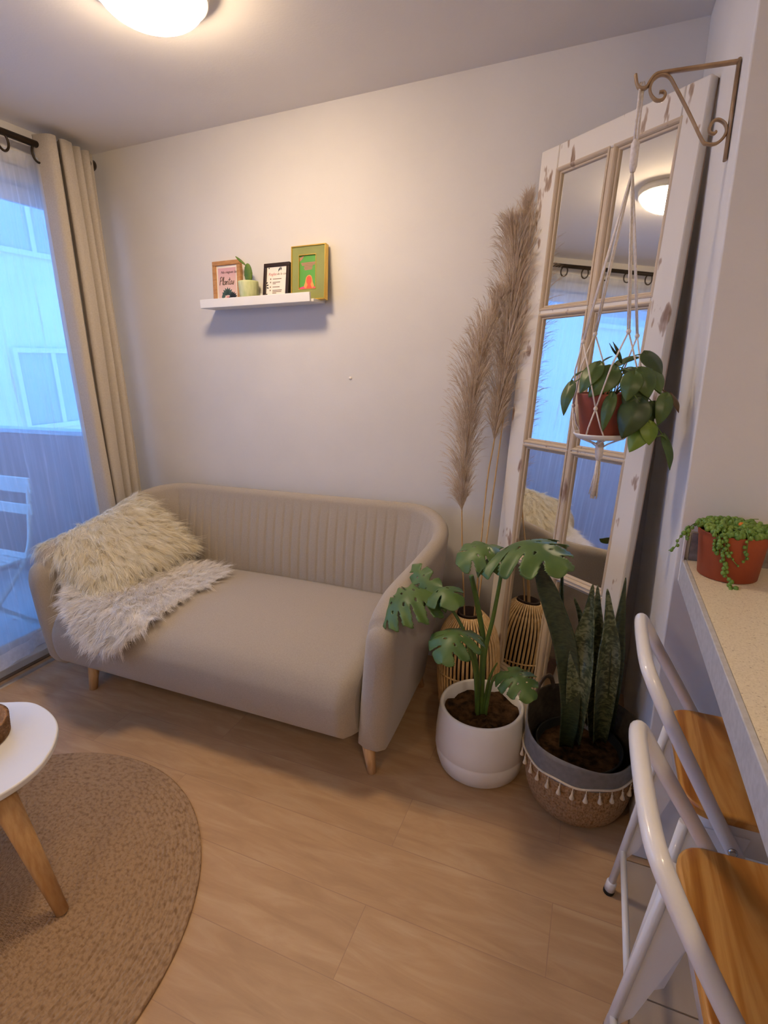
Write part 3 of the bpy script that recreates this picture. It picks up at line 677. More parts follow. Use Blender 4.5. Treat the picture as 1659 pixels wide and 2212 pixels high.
def black_frame():
    O, X, U, Nn, w, h = frame_axes(-1.432, -1.300, 1.790, 2.078, 2.112)
    e = empty('framed_print', tuple(O), 'black framed white sheet of house rules on the ledge', 'framed print')
    frame_ring(w, h, .016, O, X, U, Nn, .024).build('frame', MT['blackframe'], e, bevel=.002)
    q = O-Nn*.006
    pp = MB().prism([(.014, .014), (w-.014, .014), (w-.014, h-.014), (.014, h-.014)], q, X, U, .001).build('rules_sheet', MT['paper'], e)
    q = q+Nn*.0012
    text('Reglas', .0165, MT['inkpink'], pp, q+X*.024+U*.116, X, U, shear=.25)
    text('de la casa', .0135, MT['inkpale'], pp, q+X*.068+U*.1165, X, U, shear=.25)
    b = MB()
    for z, ws in ((.100, (.044,)), (.086, (.038, .016)), (.066, (.036,)), (.052, (.048, .046, .02)), (.030, (.054,))):
        b.prism([(.034, z-.002), (.039, z-.002), (.039, z+.004), (.034, z+.004)], q, X, U, .0003)
        for i, l in enumerate(ws): b.prism([(.048, z-.006*i-.001), (.048+l, z-.006*i-.001), (.048+l, z-.006*i+.0018), (.048, z-.006*i+.0018)], q, X, U, .0003)
    b.build('printed_lines', MT['inkpale'], pp)
    d = MB()
    for x, y, a, l in ((.085, .150, -2.1, .024), (.088, .150, -1.6, .016), (.016, .074, .3, .012), (.016, .066, -.2, .014), (.016, .082, .9, .010), (.016, .036, .4, .008), (.022, .147, .0, .008)):
        c, s = math.cos(a), math.sin(a); d.prism([(x+c*l*t-s*v*.007, y+s*l*t+c*v*.007) for t, v in ((0,0),(.5,-.5),(1,0),(.5,.5))], q, X, U, .0004)
    d.build('drawn_sprigs', MT['artdark'], pp)
black_frame()
def green_frame():
    O, X, U, Nn, w, h = frame_axes(-1.285, -1.118, 1.845, 2.078, 2.106)
    e = empty('framed_print', tuple(O), 'tall gold edged green framed print at the right end of the ledge', 'framed print')
    frame_ring(w, h, .005, O, X, U, Nn, .026).build('frame', MT['gold'], e, bevel=.001)
    x0, x1, y0, y1 = .036, w-.046, .044, h-.036
    q = O-Nn*.004; m = MB()
    for a, b_, c, d in ((.004, w-.004, .004, y0), (.004, w-.004, y1, h-.004), (.004, x0, y0, y1), (x1, w-.004, y0, y1)):
        m.prism([(a, c), (b_, c), (b_, d), (a, d)], q-Nn*.006, X, U, .006)
    m.build('mat_board', MT['greenmat'], e)
    frame_ring(x1-x0, y1-y0, .003, q+X*x0+U*y0+Nn*.001, X, U, Nn, .007).build('inner_bead', MT['gold'], e)
    q = q-Nn*.006; k = lambda f, g: (x0+(x1-x0)*f, y0+(y1-y0)*g)
    pr = MB().prism([k(0, 0), k(1, 0), k(1, 1), k(0, 1)], q, X, U, .001).build('print', MT['artgreen'], e); q = q+Nn*.0012
    P = lambda L: [k(*p) for p in L]
    MB().prism(P([(.03,.92),(.3,.99),(.16,.86),(.03,.82)]), q, X, U, .0004).build('pink_streak', MT['artdusty'], pr)
    b = MB()
    for (f0, f1, g0, g1) in ((.12,.94,.735,.775),(.16,.90,.69,.725),(.30,.78,.645,.68),(.28,.76,.60,.635),(.32,.74,.56,.592)): b.prism(P([(f0,g0),(f1,g0+.01),(f1,g1+.01),(f0,g1)]), q, X, U, .0004)
    b.build('printed_words', MT['artdusty'], pr)
    MB().prism(P(blob([(.02,.0),(.02,.06),(.25,.10),(.5,.13),(.75,.11),(.97,.05),(.97,.0)])), q, X, U, .0003).build('magenta_ground', MT['artpink'], pr)
    MB().prism(P(blob([(.32,.06),(.36,.22),(.42,.36),(.58,.42),(.72,.37),(.79,.22),(.84,.06)])), q+Nn*.0004, X, U, .0004).build('halo', MT['artorange'], pr)
    MB().prism(P(blob([(.44,.02),(.50,.14),(.44,.22),(.46,.34),(.58,.39),(.70,.34),(.72,.23),(.67,.14),(.74,.02)])), q+Nn*.0009, X, U, .0004).build('silhouette', MT['artcoral'], pr)
green_frame()
def cactus():
    c = np.array([-1.503, 2.0865, ZS+.0005])
    e = empty('cactus_pot', tuple(c), 'small mint glazed pot with a pad cactus on the ledge', 'potted plant')
    MB().lathe([(0, .0), (.036, .0), (.040, .004), (.0445, .088), (.044, .093), (.0415, .094), (.040, .086), (.0, .084)], c, 40).build('pot', MT['mint'], e)
    MB().lathe([(0, .088), (.040, .0845)], c, 24).build('soil', MT['soil'], e)
    m = MB(); p = c+np.array([.004, 0, .125]); m.ball(p, (.021, .008, .042), 12, 14); 
    for i in range(26):
        a, z = rnd.uniform(0, 2*PI), rnd.uniform(-.7, .8); m.ball(p+np.array([.021*math.cos(a)*math.sqrt(1-z*z), .008*math.sin(a)*math.sqrt(1-z*z), .042*z]), .0012, 4, 5)
    m.build('pad', MT['cactus'], e)
    a = c+np.array([-.006, -.003, .160]); b = c+np.array([-.052, -.006, .198]); d = unit(b-a); s = np.array([0, 1, 0.]); n_ = np.cross(d, s); G = []
    for t in np.linspace(0, 1, 12):
        r = .0085*math.sin(PI*min(1, t*.93+.05))**.7+.0008; G.append([a+(b-a)*t+n_*r*.55*math.cos(q)+s*r*math.sin(q) for q in np.linspace(0, 2*PI, 11)[:-1]])
    MB().grid(G, cv=True).build('pad', MT['cactus'], e)
cactus()
tag(MB().ball(tuple(at(757, 817, y=YB)-np.array([0, .001, 0])), (.008, .004, .007), 6, 10).build('wall_plug', MT['ceil']), 'small white wall plug in the bare wall right of the ledge', 'wall plug')

# ================================================================== MIRROR DOOR
MS = .987; DA, DB = math.radians(-38.17), math.radians(4.8)
DO = CAM+(np.array([-.266, 2.08, 2.041])-CAM)*MS
DU = np.array([math.cos(DA), math.sin(DA), 0]); _n0 = np.array([math.sin(DA), -math.cos(DA), 0])
DV = np.array([0, 0, -1.])*math.cos(DB)+_n0*math.sin(DB); DN = np.cross(DU, DV); DN = DN if DN[1] < 0 else -DN
DL = float((DO[2]-.002)/-DV[2]); DW = .557
def mirror():
    e = empty('mirror_door', tuple(DO+DU*DW/2+DV*DL), 'tall distressed cream paned door with mirrors leaning across the room corner', 'mirror')
    A = np.array([DU, DV, DN]).T
    def slab(m, s0, s1, t0, t1, d0, d1): m.box(DO+DU*(s0+s1)/2+DV*(t0+t1)/2+DN*(d0+d1)/2, (s1-s0, t1-t0, d1-d0), A)
    cols = [(.090, .262), (.308, .480)]; rows = [(.086, .490), (.534, .941), (.979, .1+1.278), (1.415, 1.84)]
    def stile(s0, s1):
        m = MB(); slab(m, s0, s1, 0, DL, -.030, 0); return m
    stile(0, .078).build('stile', MT['distress'], e, bevel=.004); stile(.492, DW).build('stile', MT['distress'], e, bevel=.004)
    for t0, t1 in ((0, .074), (1.852, DL)):
        m = MB(); slab(m, .078, .492, t0, t1, -.030, -.0004); m.build('rail', MT['distress'], e, bevel=.004)
    m = MB(); slab(m, .001, DW-.001, .001, DL-.001, -.034, -.0185); m.build('backing_board', MT['rawedge'], e)
    m = MB(); slab(m, .276, .294, .074, 1.852, -.018, -.002); m.build('muntin', MT['moulding'], e, bevel=.004)
    for (a, b), (c, d) in zip(rows[:-1], rows[1:]):
        for s0, s1 in ((.078, .276), (.294, .492)):
            m = MB(); slab(m, s0, s1, b+.011, c-.011, -.018, -.002); m.build('muntin', MT['distress'], e, bevel=.004)
    for (s0, s1) in cols:
        for (t0, t1) in rows:
            m = MB(); slab(m, s0-.012, s1+.012, t0-.012, t1+.012, -.018, -.0165); m.build('mirror_pane', MT['mirror'], e)
            m = MB()                                # two-step moulding round the pane, mitred
            def ring(i0, i1, prof):
                G = []
                for s, t, ds, dt in ((s0, t0, -1, -1), (s1, t0, 1, -1), (s1, t1, 1, 1), (s0, t1, -1, 1)):
                    G.append([DO+DU*(s+ds*w)+DV*(t+dt*w)+DN*z for w, z in prof])
                m.grid(G, cu=True, smooth=False)
            ring(0, 0, [(.0, -.0165), (.0, -.011), (.002, -.009), (.0045, -.0085), (.0055, -.0095), (.0065, -.005), (.009, -.001), (.0125, .0015), (.0165, .0005), (.0175, -.004), (.018, -.016)])
            m.build('pane_moulding', MT['moulding'], e)
mirror()

# ================================================================== RATTAN VASE WITH PAMPAS
VC = np.array([-.400, 1.812, 0])
def vase():
    e = empty('rattan_vase', tuple(VC), 'tall bottle shaped rattan stick vase standing between sofa and mirror door', 'vase')
    pr = [(.104, .0), (.112, .08), (.118, .18), (.117, .27), (.108, .335), (.090, .378), (.068, .408), (.052, .424)]
    pp = cr([np.array(p) for p in pr], 4); m = MB()
    for i in range(46):
        a = 2*PI*i/46; m.tube([VC+np.array([r*math.cos(a), r*math.sin(a), z+.003]) for r, z in pp], [.0052]*(len(pp)-8)+[.0040]*8, 6)
    m.build('rattan_sticks', MT['rattan'], e)
    MB().lathe([(0, .004)]+[(max(.02, r-.012), z) for r, z in pp]+[(.046, .430), (.046, .436), (.040, .436), (.038, .40), (0, .38)], VC, 40).build('inner_liner', MT['vasein'], e)
    for r, z in ((.052, .425), (.1225, .20), (.112, .05)):
        MB().tube([VC+np.array([(r)*math.cos(a), r*math.sin(a), z]) for a in np.linspace(0, 2*PI, 49)[:-1]], .0035, 6, closed=True).build('binding_ring', MT['rattan'], e)
vase()
def pampas(label, base, pts, plume0, width, n, seed, droop):
    g = np.random.default_rng(seed); P = np.array(cr(pts, 14)); e = empty('pampas_stem', tuple(base), label, 'dried grass')
    MB().tube(P[:int(len(P)*.97)], [.0036-.0024*i/len(P) for i in range(int(len(P)*.97))], 7).build('stalk', MT['straw'], e)
    i0 = int(plume0*len(P)); S_ = P[i0:]; m = len(S_)
    t = g.uniform(0, 1, n)**1.12; idx = np.clip((t*(m-1)).astype(int), 0, m-2); f = (t*(m-1)-idx)[:, None]
    root = S_[idx]*(1-f)+S_[idx+1]*f; T = S_[idx+1]-S_[idx]; T /= np.linalg.norm(T, axis=1, keepdims=True)
    r = g.normal(0, 1, (n, 3)); r -= T*np.sum(r*T, 1, keepdims=True); r /= np.linalg.norm(r, axis=1, keepdims=True)
    prof = np.sin(PI*np.clip(.06+.90*t, 0, 1)**.85)**.8
    sp = (width*(.14+.86*prof)*g.uniform(.35, 1.1, n))[:, None]; ln = (.045+.205*prof*g.uniform(.5, 1.25, n))[:, None]
    u = np.linspace(0, 1, 7)[None, :, None]
    bias = np.array([droop[0], droop[1], 0])
    pts_ = root[:, None]+T[:, None]*ln[:, None]*u*(1-.25*u)+r[:, None]*sp[:, None]*u**.9+(bias*sp)[:, None]*u**1.6+np.array([0, 0, -1.])*sp[:, None]*.30*u**2.4
    pts_ += (g.normal(0, .0045, (n, 1, 3)))*u
    pts_[..., 1] = np.minimum(pts_[..., 1], YB-.006)
    d = (pts_-DO)@DN; bad = np.maximum(0, .006-d); pts_ += bad[..., None]*DN          # keep clear of the mirror door
    # fine side hairs along every strand
    k = 7; q = np.repeat(pts_, k, 0); a = g.uniform(.15, .95, len(q)); ii = np.clip((a*6).astype(int), 0, 5); ff = (a*6-ii)[:, None]
    b0 = q[np.arange(len(q)), ii]*(1-ff)+q[np.arange(len(q)), ii+1]*ff; tt = q[np.arange(len(q)), ii+1]-q[np.arange(len(q)), ii]; tt /= np.linalg.norm(tt, axis=1, keepdims=True)
    rr = g.normal(0, 1, (len(q), 3)); hl = g.uniform(.016, .034, (len(q), 1)); v = np.linspace(0, 1, 7)[None, :, None]
    hair = b0[:, None]+(tt*.95+rr*.17)[:, None]*hl[:, None]*v+np.array([0, 0, -1.])*hl[:, None]*.3*v**2
    hair[..., 1] = np.minimum(hair[..., 1], YB-.004)
    strands('plume', np.concatenate([pts_, hair]), np.concatenate([np.full(n, .00085), np.full(len(hair), .00050)]), MT['pampas'], e, taper=.25)
def A(px, py, y): return at(px, py, y=y)
vb = VC+np.array([0, 0, .03])
pampas('pampas plume lowest on the left of the rattan vase', vb, [vb, VC+np.array([-.022, .01, .40]), A(998, 1160, 1.90), A(999, 1060, 1.94), A(1008, 950, 1.98), A(1022, 850, 2.0), A(1044, 750, 2.02), A(1078, 650, 2.03)], .355, .098, 1500, 21, (-.15, -.2))
pampas('pampas plume in the middle, fullest and darkest against the mirror door', vb, [vb, VC+np.array([.018, .0, .40]), A(1050, 1060, 1.93), A(1066, 960, 1.97), A(1082, 850, 2.0), A(1096, 750, 2.02), A(1108, 640, 2.04), A(1112, 560, 2.05), A(1107, 500, 2.05)], .385, .098, 1500, 22, (.05, -.25))
pampas('tallest pampas plume rising along the left edge of the mirror door', vb, [vb, VC+np.array([.026, -.006, .40]), A(1070, 1030, 1.95), A(1088, 900, 1.99), A(1106, 780, 2.02), A(1124, 650, 2.045), A(1139, 540, 2.06), A(1148, 460, 2.07)], .43, .066, 1000, 23, (-.1, -.2))

# ================================================================== LEAF SHAPES
def frame3(base, tip, up):
    b, t = np.array(base, float), np.array(tip, float); a = t-b; L = np.linalg.norm(a); a = a/L
    s = unit(np.cross(a, up)); return b, a, s, np.cross(s, a), L
def heart(base, tip, width, up, arch=.10, fold=.22, nu=14, nv=8, wave=.0, curl=0):
    b, a, s, n, L = frame3(base, tip, up); G = []
    for i in range(nu+1):
        u = i/nu; hw = width/2*(math.sin(PI*min(1, u**.62))**.85 if u < 1 else 0)+1e-4; row = []
        for j in range(-nv, nv+1):
            v = j/nv; bk = -.15*L*abs(v)**1.6*(1-u)**3
            row.append(b+a*(u*L+bk)+s*v*hw+n*(arch*L*math.sin(PI*u)-fold*abs(v)**1.3*hw+wave*L*math.sin(9*u+4*v)*abs(v)-curl*L*u*u))
        G.append(row)
    return MB().grid(G)
def monstera_leaf(base, tip, width, up, cuts=5, droop=.35, arch=.12, seed=0):
    b, a, s, n, L = frame3(base, tip, up); r = random.Random(seed); nu, nv = 70, 16; G = []; ph = r.uniform(-.1, .1)
    for i in range(nu+1):
        u = i/nu; hw = width/2*(math.sin(PI*min(1, .02+.98*u**.70))**.62 if u < 1 else 0)+2e-4; row = []
        for j in range(-nv, nv+1):
            v = j/nv; av = abs(v); bk = -.20*L*av**1.5*(1-u)**2.2+.10*L*av*(u)*(1-u)
            lob = math.sin(2*PI*(cuts*u+ph))
            row.append(b+a*(u*L+bk)+s*v*hw+n*(arch*L*math.sin(PI*u)-droop*av**1.8*hw-.22*L*u*u+.045*L*av*av*lob))
        G.append(row)
    m = MB(); V = [p for q in G for p in q]; w = 2*nv+1; Fc = []
    for i in range(nu):
        for j in range(2*nv):
            u = (i+.5)/nu; v = (j+.5-nv)/nv; av = abs(v); k = (u-.10*av)*cuts+ph+(.25 if v > 0 else 0); d = abs(k-round(k))
            if av > .38 and .12 < u < .93 and d < .05+.19*(av-.38): continue
            if .16 < av < .30 and .2 < u < .75 and abs((k+.5)-round(k+.5)) < .06: continue
            Fc.append((i*w+j, (i+1)*w+j, (i+1)*w+j+1, i*w+j+1))
    return m.add(V, Fc)
def blade(pts, width, face, cup=.25, nv=6, tipk=.45):
    P = cr(pts, 7); m = len(P); G = []
    for i, p in enumerate(P):
        u = i/(m-1); T = unit(P[min(i+1, m-1)]-P[max(i-1, 0)]); s = unit(np.cross(T, np.array(face, float))); n = np.cross(s, T)
        hw = width/2*(.62+.38*math.sin(PI*min(1, u*1.15)))*(min(1, (1-u)/tipk)**.75 if u < 1 else 0)+4e-4
        G.append([p+s*hw*v+n*hw*cup*2*(v*v) for v in np.linspace(-1, 1, 2*nv+1)])
    return MB().grid(G)

# ================================================================== MONSTERA IN THE WHITE POT
def monstera():
    c = np.array([-.285, 1.527, 0]); e = empty('monstera', tuple(c), 'split leaf monstera plant in a round white ceramic pot by the sofa arm', 'potted plant')
    MB().lathe([(0, .0), (.085, .0), (.118, .006), (.140, .026), (.150, .062), (.1545, .095), (.1525, .098), (.154, .101), (.152, .150), (.146, .205), (.1405, .245), (.138, .250), (.132, .251), (.127, .247), (.125, .20), (.12, .19), (0, .19)], c, 72).build('pot', MT['ceramic'], e)
    G = []
    for r in np.linspace(0, .126, 14): G.append([(c[0]+r*math.cos(a), c[1]+r*math.sin(a), .206+.010*math.sin(7*a+40*r)*r/.126+.010*rnd.random()-.004*math.cos(3*a)) for a in np.linspace(0, 2*PI, 41)[:-1]])
    MB().grid(G, cv=True).build('soil', MT['soil'], e)
    b0 = c+np.array([.0, .0, .20])
    def pet(pts, r0=.0085, r1=.0045, k='stem'): MB().tube(cr(pts, 8), list(np.linspace(r0, r1, (len(pts)-1)*8+1)), 9).build(k, MT['stem'], e)
    jb = A(1083, 1192, 1.50); ja = A(937, 1285, 1.44); jc = A(1000, 1362, 1.38); jd = A(1098, 1452, 1.44)
    pet([b0, A(1046, 1420, 1.50), A(1066, 1330, 1.50), A(1084, 1230, 1.50), jb])
    pet([b0+np.array([-.012, .005, 0]), A(1044, 1400, 1.53), A(1032, 1310, 1.53), A(1018, 1243, 1.53)], .010, .008)
    pet([b0+np.array([-.01, -.01, 0]), A(1030, 1440, 1.47), A(1012, 1385, 1.44), A(985, 1330, 1.45), A(958, 1295, 1.45), ja], .0065, .004)
    pet([b0+np.array([-.014, -.004, 0]), A(1026, 1450, 1.45), A(1012, 1400, 1.41), jc], .0065, .004)
    pet([b0+np.array([.014, -.004, 0]), A(1062, 1475, 1.47), A(1080, 1455, 1.45), jd], .0055, .0035)
    pet([b0+np.array([.006, .004, 0]), A(1056, 1470, 1.50), A(1074, 1432, 1.50)], .008, .002, 'sheath')
    def lf(j, tip, w, up, dr, sd, cuts=5, ar=.12): monstera_leaf(j, tip, w, up, cuts, dr, ar, sd).build('leaf', MT['monst'], e, solid=.0012)
    lf(jb, A(1215, 1190, 1.36), .27, (-.05, -.15, 1), .38, 1, 5, .16)         # top right, seen edge on
    lf(jb+np.array([-.006, 0, .003]), A(992, 1205, 1.40), .17, (.1, -.25, 1), .45, 2, 4, .2)
    lf(ja, A(812, 1332, 1.33), .20, (-.1, -.30, 1), .40, 3, 5, .22)           # left, over the sofa arm
    lf(ja+np.array([.002, .004, .002]), A(882, 1212, 1.52), .085, (.3, -1, .3), .25, 7, 3, .1)
    lf(ja+np.array([.004, .0, .001]), A(986, 1292, 1.36), .13, (.0, -.3, 1), .5, 9, 3, .25)
    lf(jc, A(955, 1412, 1.24), .165, (-.1, -.55, .8), .50, 4, 4, .2)          # low, in front of the vase
    lf(jd, A(1150, 1500, 1.36), .125, (.3, -.55, .75), .45, 5, 4, .2)         # small, over the pot rim
monstera()

# ================================================================== BASKET AND SNAKE PLANT
BC = np.array([.033, 1.497, 0])
def rimz(a): return .272+.030*math.cos(a-1.9)+.010*math.sin(3*a+.6)
def basket():
    e = empty('woven_basket', tuple(BC), 'jute basket with grey felt band and cream tassels holding the snake plant', 'basket')
    R0 = .165
    pr = cr([np.array(p) for p in ((.0, .002), (.09, .002), (.128, .010), (.150, .045), (.162, .10), (.166, .15), (.167, .185))], 6)
    MB().lathe([tuple(p) for p in pr], BC, 72).build('woven_body', MT['basket'], e, origin=BC)
    G, H = [], []
    for a in np.linspace(0, 2*PI, 97)[:-1]:
        w = 1+.012*math.sin(3*a+1)+.008*math.sin(5*a); z1 = rimz(a); cs = np.array([math.cos(a), math.sin(a), 0])
        G.append([BC+cs*(.1685+(.1695*w-.1685)*t)+np.array([0, 0, .178+(z1-.178)*t]) for t in np.linspace(0, 1, 7)]+[BC+cs*.166*w+np.array([0, 0, z1+.003])])
        H.append([BC+cs*.166*w+np.array([0, 0, z1+.003]), BC+cs*.162*w+np.array([0, 0, z1]), BC+cs*.160+np.array([0, 0, .18]), BC+cs*.150+np.array([0, 0, .08]), BC+cs*.12+np.array([0, 0, .012])])
    MB().grid(G, cu=True).build('felt_band', MT['greyfelt'], e); MB().grid(H, cu=True).build('felt_lining', MT['darkfelt'], e)
    MB().tube([BC+np.array([.1705*math.cos(a), .1705*math.sin(a), .186+.003*math.sin(9*a)]) for a in np.linspace(0, 2*PI, 73)[:-1]], .0035, 7, closed=True).build('trim_cord', MT['tassel'], e)
    for i in range(30):
        a = 2*PI*i/30+.05; p = BC+np.array([.1735*math.cos(a), .1735*math.sin(a), .184]); t = rnd.uniform(-.004, .004); o = np.array([-math.sin(a), math.cos(a), 0])*t
        MB().tube([p, p+o*.3+np.array([0, 0, -.011]), p+o*.5+np.array([0, 0, -.014]), p+o*.6+np.array([0, 0, -.018]), p+o*.8+np.array([0, 0, -.027]), p+o+np.array([0, 0, -.036]), p+o+np.array([0, 0, -.038])], [.0012, .0014, .0034, .0026, .0046, .0074, .0066], 9).build('tassel', MT['tassel'], e)
    for a0 in (2.45, -.28):
        pts = []
        for t in np.linspace(0, 1, 7):
            a = a0+(t-.5)*.52; h = math.sin(PI*t); pts.append(BC+np.array([(.166-.01*h)*math.cos(a), (.166-.01*h)*math.sin(a), rimz(a)-.012+.062*h**.7]))
        MB().tube(cr(pts, 5), .0085, 8, flat=((math.cos(a0), math.sin(a0), 0), (.45, 1))).build('handle', MT['handle'], e)
basket()
def snake():
    c = BC+np.array([-.004, .0, .014]); e = empty('snake_plant', tuple(c), 'snake plant with mottled upright leaves in a black pot inside the basket', 'potted plant')
    MB().lathe([(0, 0), (.098, 0), (.128, .186), (.131, .19), (.128, .194), (.124, .19), (.119, .150), (0, .15)], c, 56).build('nursery_pot', MT['blackpot'], e)
    G = []
    for r in np.linspace(0, .120, 12): G.append([(c[0]+r*math.cos(a), c[1]+r*math.sin(a), c[2]+.158+.008*rnd.random()) for a in np.linspace(0, 2*PI, 37)[:-1]])
    MB().grid(G, cv=True).build('soil', MT['soil'], e)
    def lf(pts, w, m, face=(-.1, -1, .1), cup=.25, tipk=.45): blade(pts, w, face, cup, tipk=tipk).build('leaf', MT[m], e, solid=.003)
    z = c[2]+.16; g = lambda px, py: at(px, py, z=z)
    lf([g(1222, 1612), A(1232, 1520, 1.45), A(1222, 1400, 1.45), A(1196, 1310, 1.45), A(1168, 1235, 1.45), A(1146, 1165, 1.46)], .062, 'snakedk', (.1, -1, .0), .2, .3)
    lf([g(1240, 1600), A(1252, 1500, 1.44), A(1262, 1400, 1.46), A(1274, 1325, 1.47), A(1281, 1262, 1.48)], .070, 'snake', (-.3, -1, .1), .30, .55)
    lf([g(1285, 1590), A(1286, 1480, 1.49), A(1290, 1370, 1.51), A(1291, 1264, 1.52)], .055, 'snake', (.2, -1, .1), .25)
    lf([g(1292, 1600), A(1303, 1480, 1.45), A(1314, 1370, 1.46), A(1312, 1272, 1.47)], .062, 'snake', (.35, -1, .1), .35)
    lf([g(1310, 1585), A(1322, 1470, 1.47), A(1330, 1370, 1.49), A(1342, 1300, 1.50), A(1352, 1248, 1.51)], .050, 'snakedk', (.8, -1, .1), .30, .6)
    lf([g(1232, 1580), A(1224, 1440, 1.52), A(1217, 1320, 1.53), A(1216, 1190, 1.54)], .022, 'snakedk', (-.6, -1, .1), .8, .5)
    lf([g(1262, 1570), A(1252, 1440, 1.55), A(1262, 1360, 1.56), A(1240, 1290, 1.57)], .040, 'snake', (-.3, -1, .1), .3)
snake()

# ================================================================== WALL BRACKET, HANGER AND HANGING POT
YBR = 1.427
B = lambda px, py: at(px, py, y=YBR)
def bracket():
    e = empty('plant_bracket', tuple(at(1597, 132, x=XR-.006)), 'scrolled pale metal wall bracket above the mirror door', 'bracket')
    xw = XR-.0045; pt = lambda px, py: np.array([min(B(px, py)[0], xw), YBR, B(px, py)[2]])
    top = np.array([xw, YBR, B(1594, 133)[2]]); fl = ((0, 1, 0), (1.7, .7))
    MB().tube([top+np.array([0, 0, .004]), np.array([xw, YBR, B(1567, 347)[2]])], .0056, 8, flat=fl).build('wall_bar', MT['brass'], e)
    MB().tube(cr([top]+[top+(B(1432, 157)-top)*t for t in (.1, .3, .5, .7, .9)]+[B(1428, 158), B(1415, 163), B(1405, 175), B(1397, 188), B(1388, 192), B(1379, 188), B(1375, 177), B(1373, 162)], 6), .0052, 8, flat=fl).build('hook_arm', MT['brass'], e)
    MB().tube(cr([B(1424, 200), B(1434, 199), B(1437, 206), B(1430, 216), B(1418, 217), B(1407, 206), B(1404, 190), B(1411, 173), B(1428, 162), B(1446, 167), B(1460, 190), B(1490, 248), B(1517, 304), B(1526, 311), B(1545, 311), B(1560, 300), B(1569, 284), B(1566, 268), B(1553, 259), B(1541, 262), B(1533, 275), B(1533, 286), B(1542, 289), B(1547, 284)], 6), .0044, 8, flat=fl).build('scroll', MT['brass'], e)
bracket()
PC = np.array([.004, YBR, 1.178])            # centre of the hanging pot's foot
def hanger():
    hk = B(1386, 190)+np.array([0, 0, .004]); e = empty('macrame_hanger', tuple(PC), 'knotted white cord hanger on the bracket carrying the trailing pot plant', 'plant hanger')
    kn = B(1370, 335)
    b = MB()
    for d in (-.003, .003): b.tube([hk+np.array([d, d, 0]), kn+np.array([d, -d, .02])], .0028, 7)
    b.tube([hk+np.array([-.004, 0, -.002]), hk+np.array([-.002, 0, .006]), hk+np.array([.003, 0, .006]), hk+np.array([.005, 0, -.002])], .0028, 7)
    b.build('hanging_loop', MT['cord'], e)
    MB().tube([kn+np.array([0, 0, .030]), kn+np.array([0, 0, .022]), kn+np.array([0, 0, -.022]), kn+np.array([0, 0, -.034])], [.0045, .0088, .0082, .005], 12).build('gathering_knot', MT['cord'], e)
    ring = PC+np.array([0, 0, -.010]); n = 4; ks, ps = [], []
    for i in range(n):
        a0 = 2*PI*i/n+.55; k1 = PC+np.array([.070*math.cos(a0), .070*math.sin(a0), .238+.012*math.sin(i*2.3)]); ks.append(k1)
        b = MB()
        for d in (-.0025, .0025):
            o = np.array([-math.sin(a0), math.cos(a0), 0])*d; b.tube([kn+np.array([0, 0, -.03])+o*.4, (kn+k1)/2+o+np.array([0, 0, -.012]), k1+o], .0019, 6)
        b.build('cord_pair', MT['cord'], e); MB().ball(k1, (.0055, .0055, .006), 8, 10).build('knot', MT['cord'], e)
    for i in range(n):
        a1 = 2*PI*(i+.5)/n+.55; k2 = PC+np.array([.0745*math.cos(a1), .0745*math.sin(a1), .072]); b = MB()
        b.tube([ks[i], ks[i]*.5+k2*.5+np.array([.008*math.cos(a1), .008*math.sin(a1), .01]), k2], .0019, 6).tube([ks[(i+1) % n], ks[(i+1) % n]*.5+k2*.5+np.array([.008*math.cos(a1), .008*math.sin(a1), .01]), k2], .0019, 6)
        for da in (-.42, .42):
            q = PC+np.array([.058*math.cos(a1+da), .058*math.sin(a1+da), -.004]); b.tube([k2, k2*.4+q*.6+np.array([.006*math.cos(a1), .006*math.sin(a1), 0]), q, PC+np.array([.02*math.cos(a1), .02*math.sin(a1), -.020]), PC+np.array([0, 0, -.034])], .0019, 6)
        b.build('net_cords', MT['cord'], e); MB().ball(k2, (.005, .005, .0055), 8, 10).build('knot', MT['cord'], e)
    MB().tube([PC+np.array([0, 0, z]) for z in (-.012, -.022, -.052, -.064)], [.006, .0105, .0095, .006], 12).build('base_knot', MT['cord'], e)
    m = MB()
    for i in range(26):
        a = rnd.uniform(0, 2*PI); r = .0075*math.sqrt(rnd.random()); q = rnd.uniform(.8, 1.5); l = rnd.uniform(.088, .104)
        m.tube([PC+np.array([r*.6*math.cos(a), r*.6*math.sin(a), -.058]), PC+np.array([r*math.cos(a), r*math.sin(a), -.10]), PC+np.array([r*1.3*q*math.cos(a)-.004, r*1.3*q*math.sin(a), -.062-l])], .0017, 5)
    m.build('tassel', MT['cord'], e)
hanger()
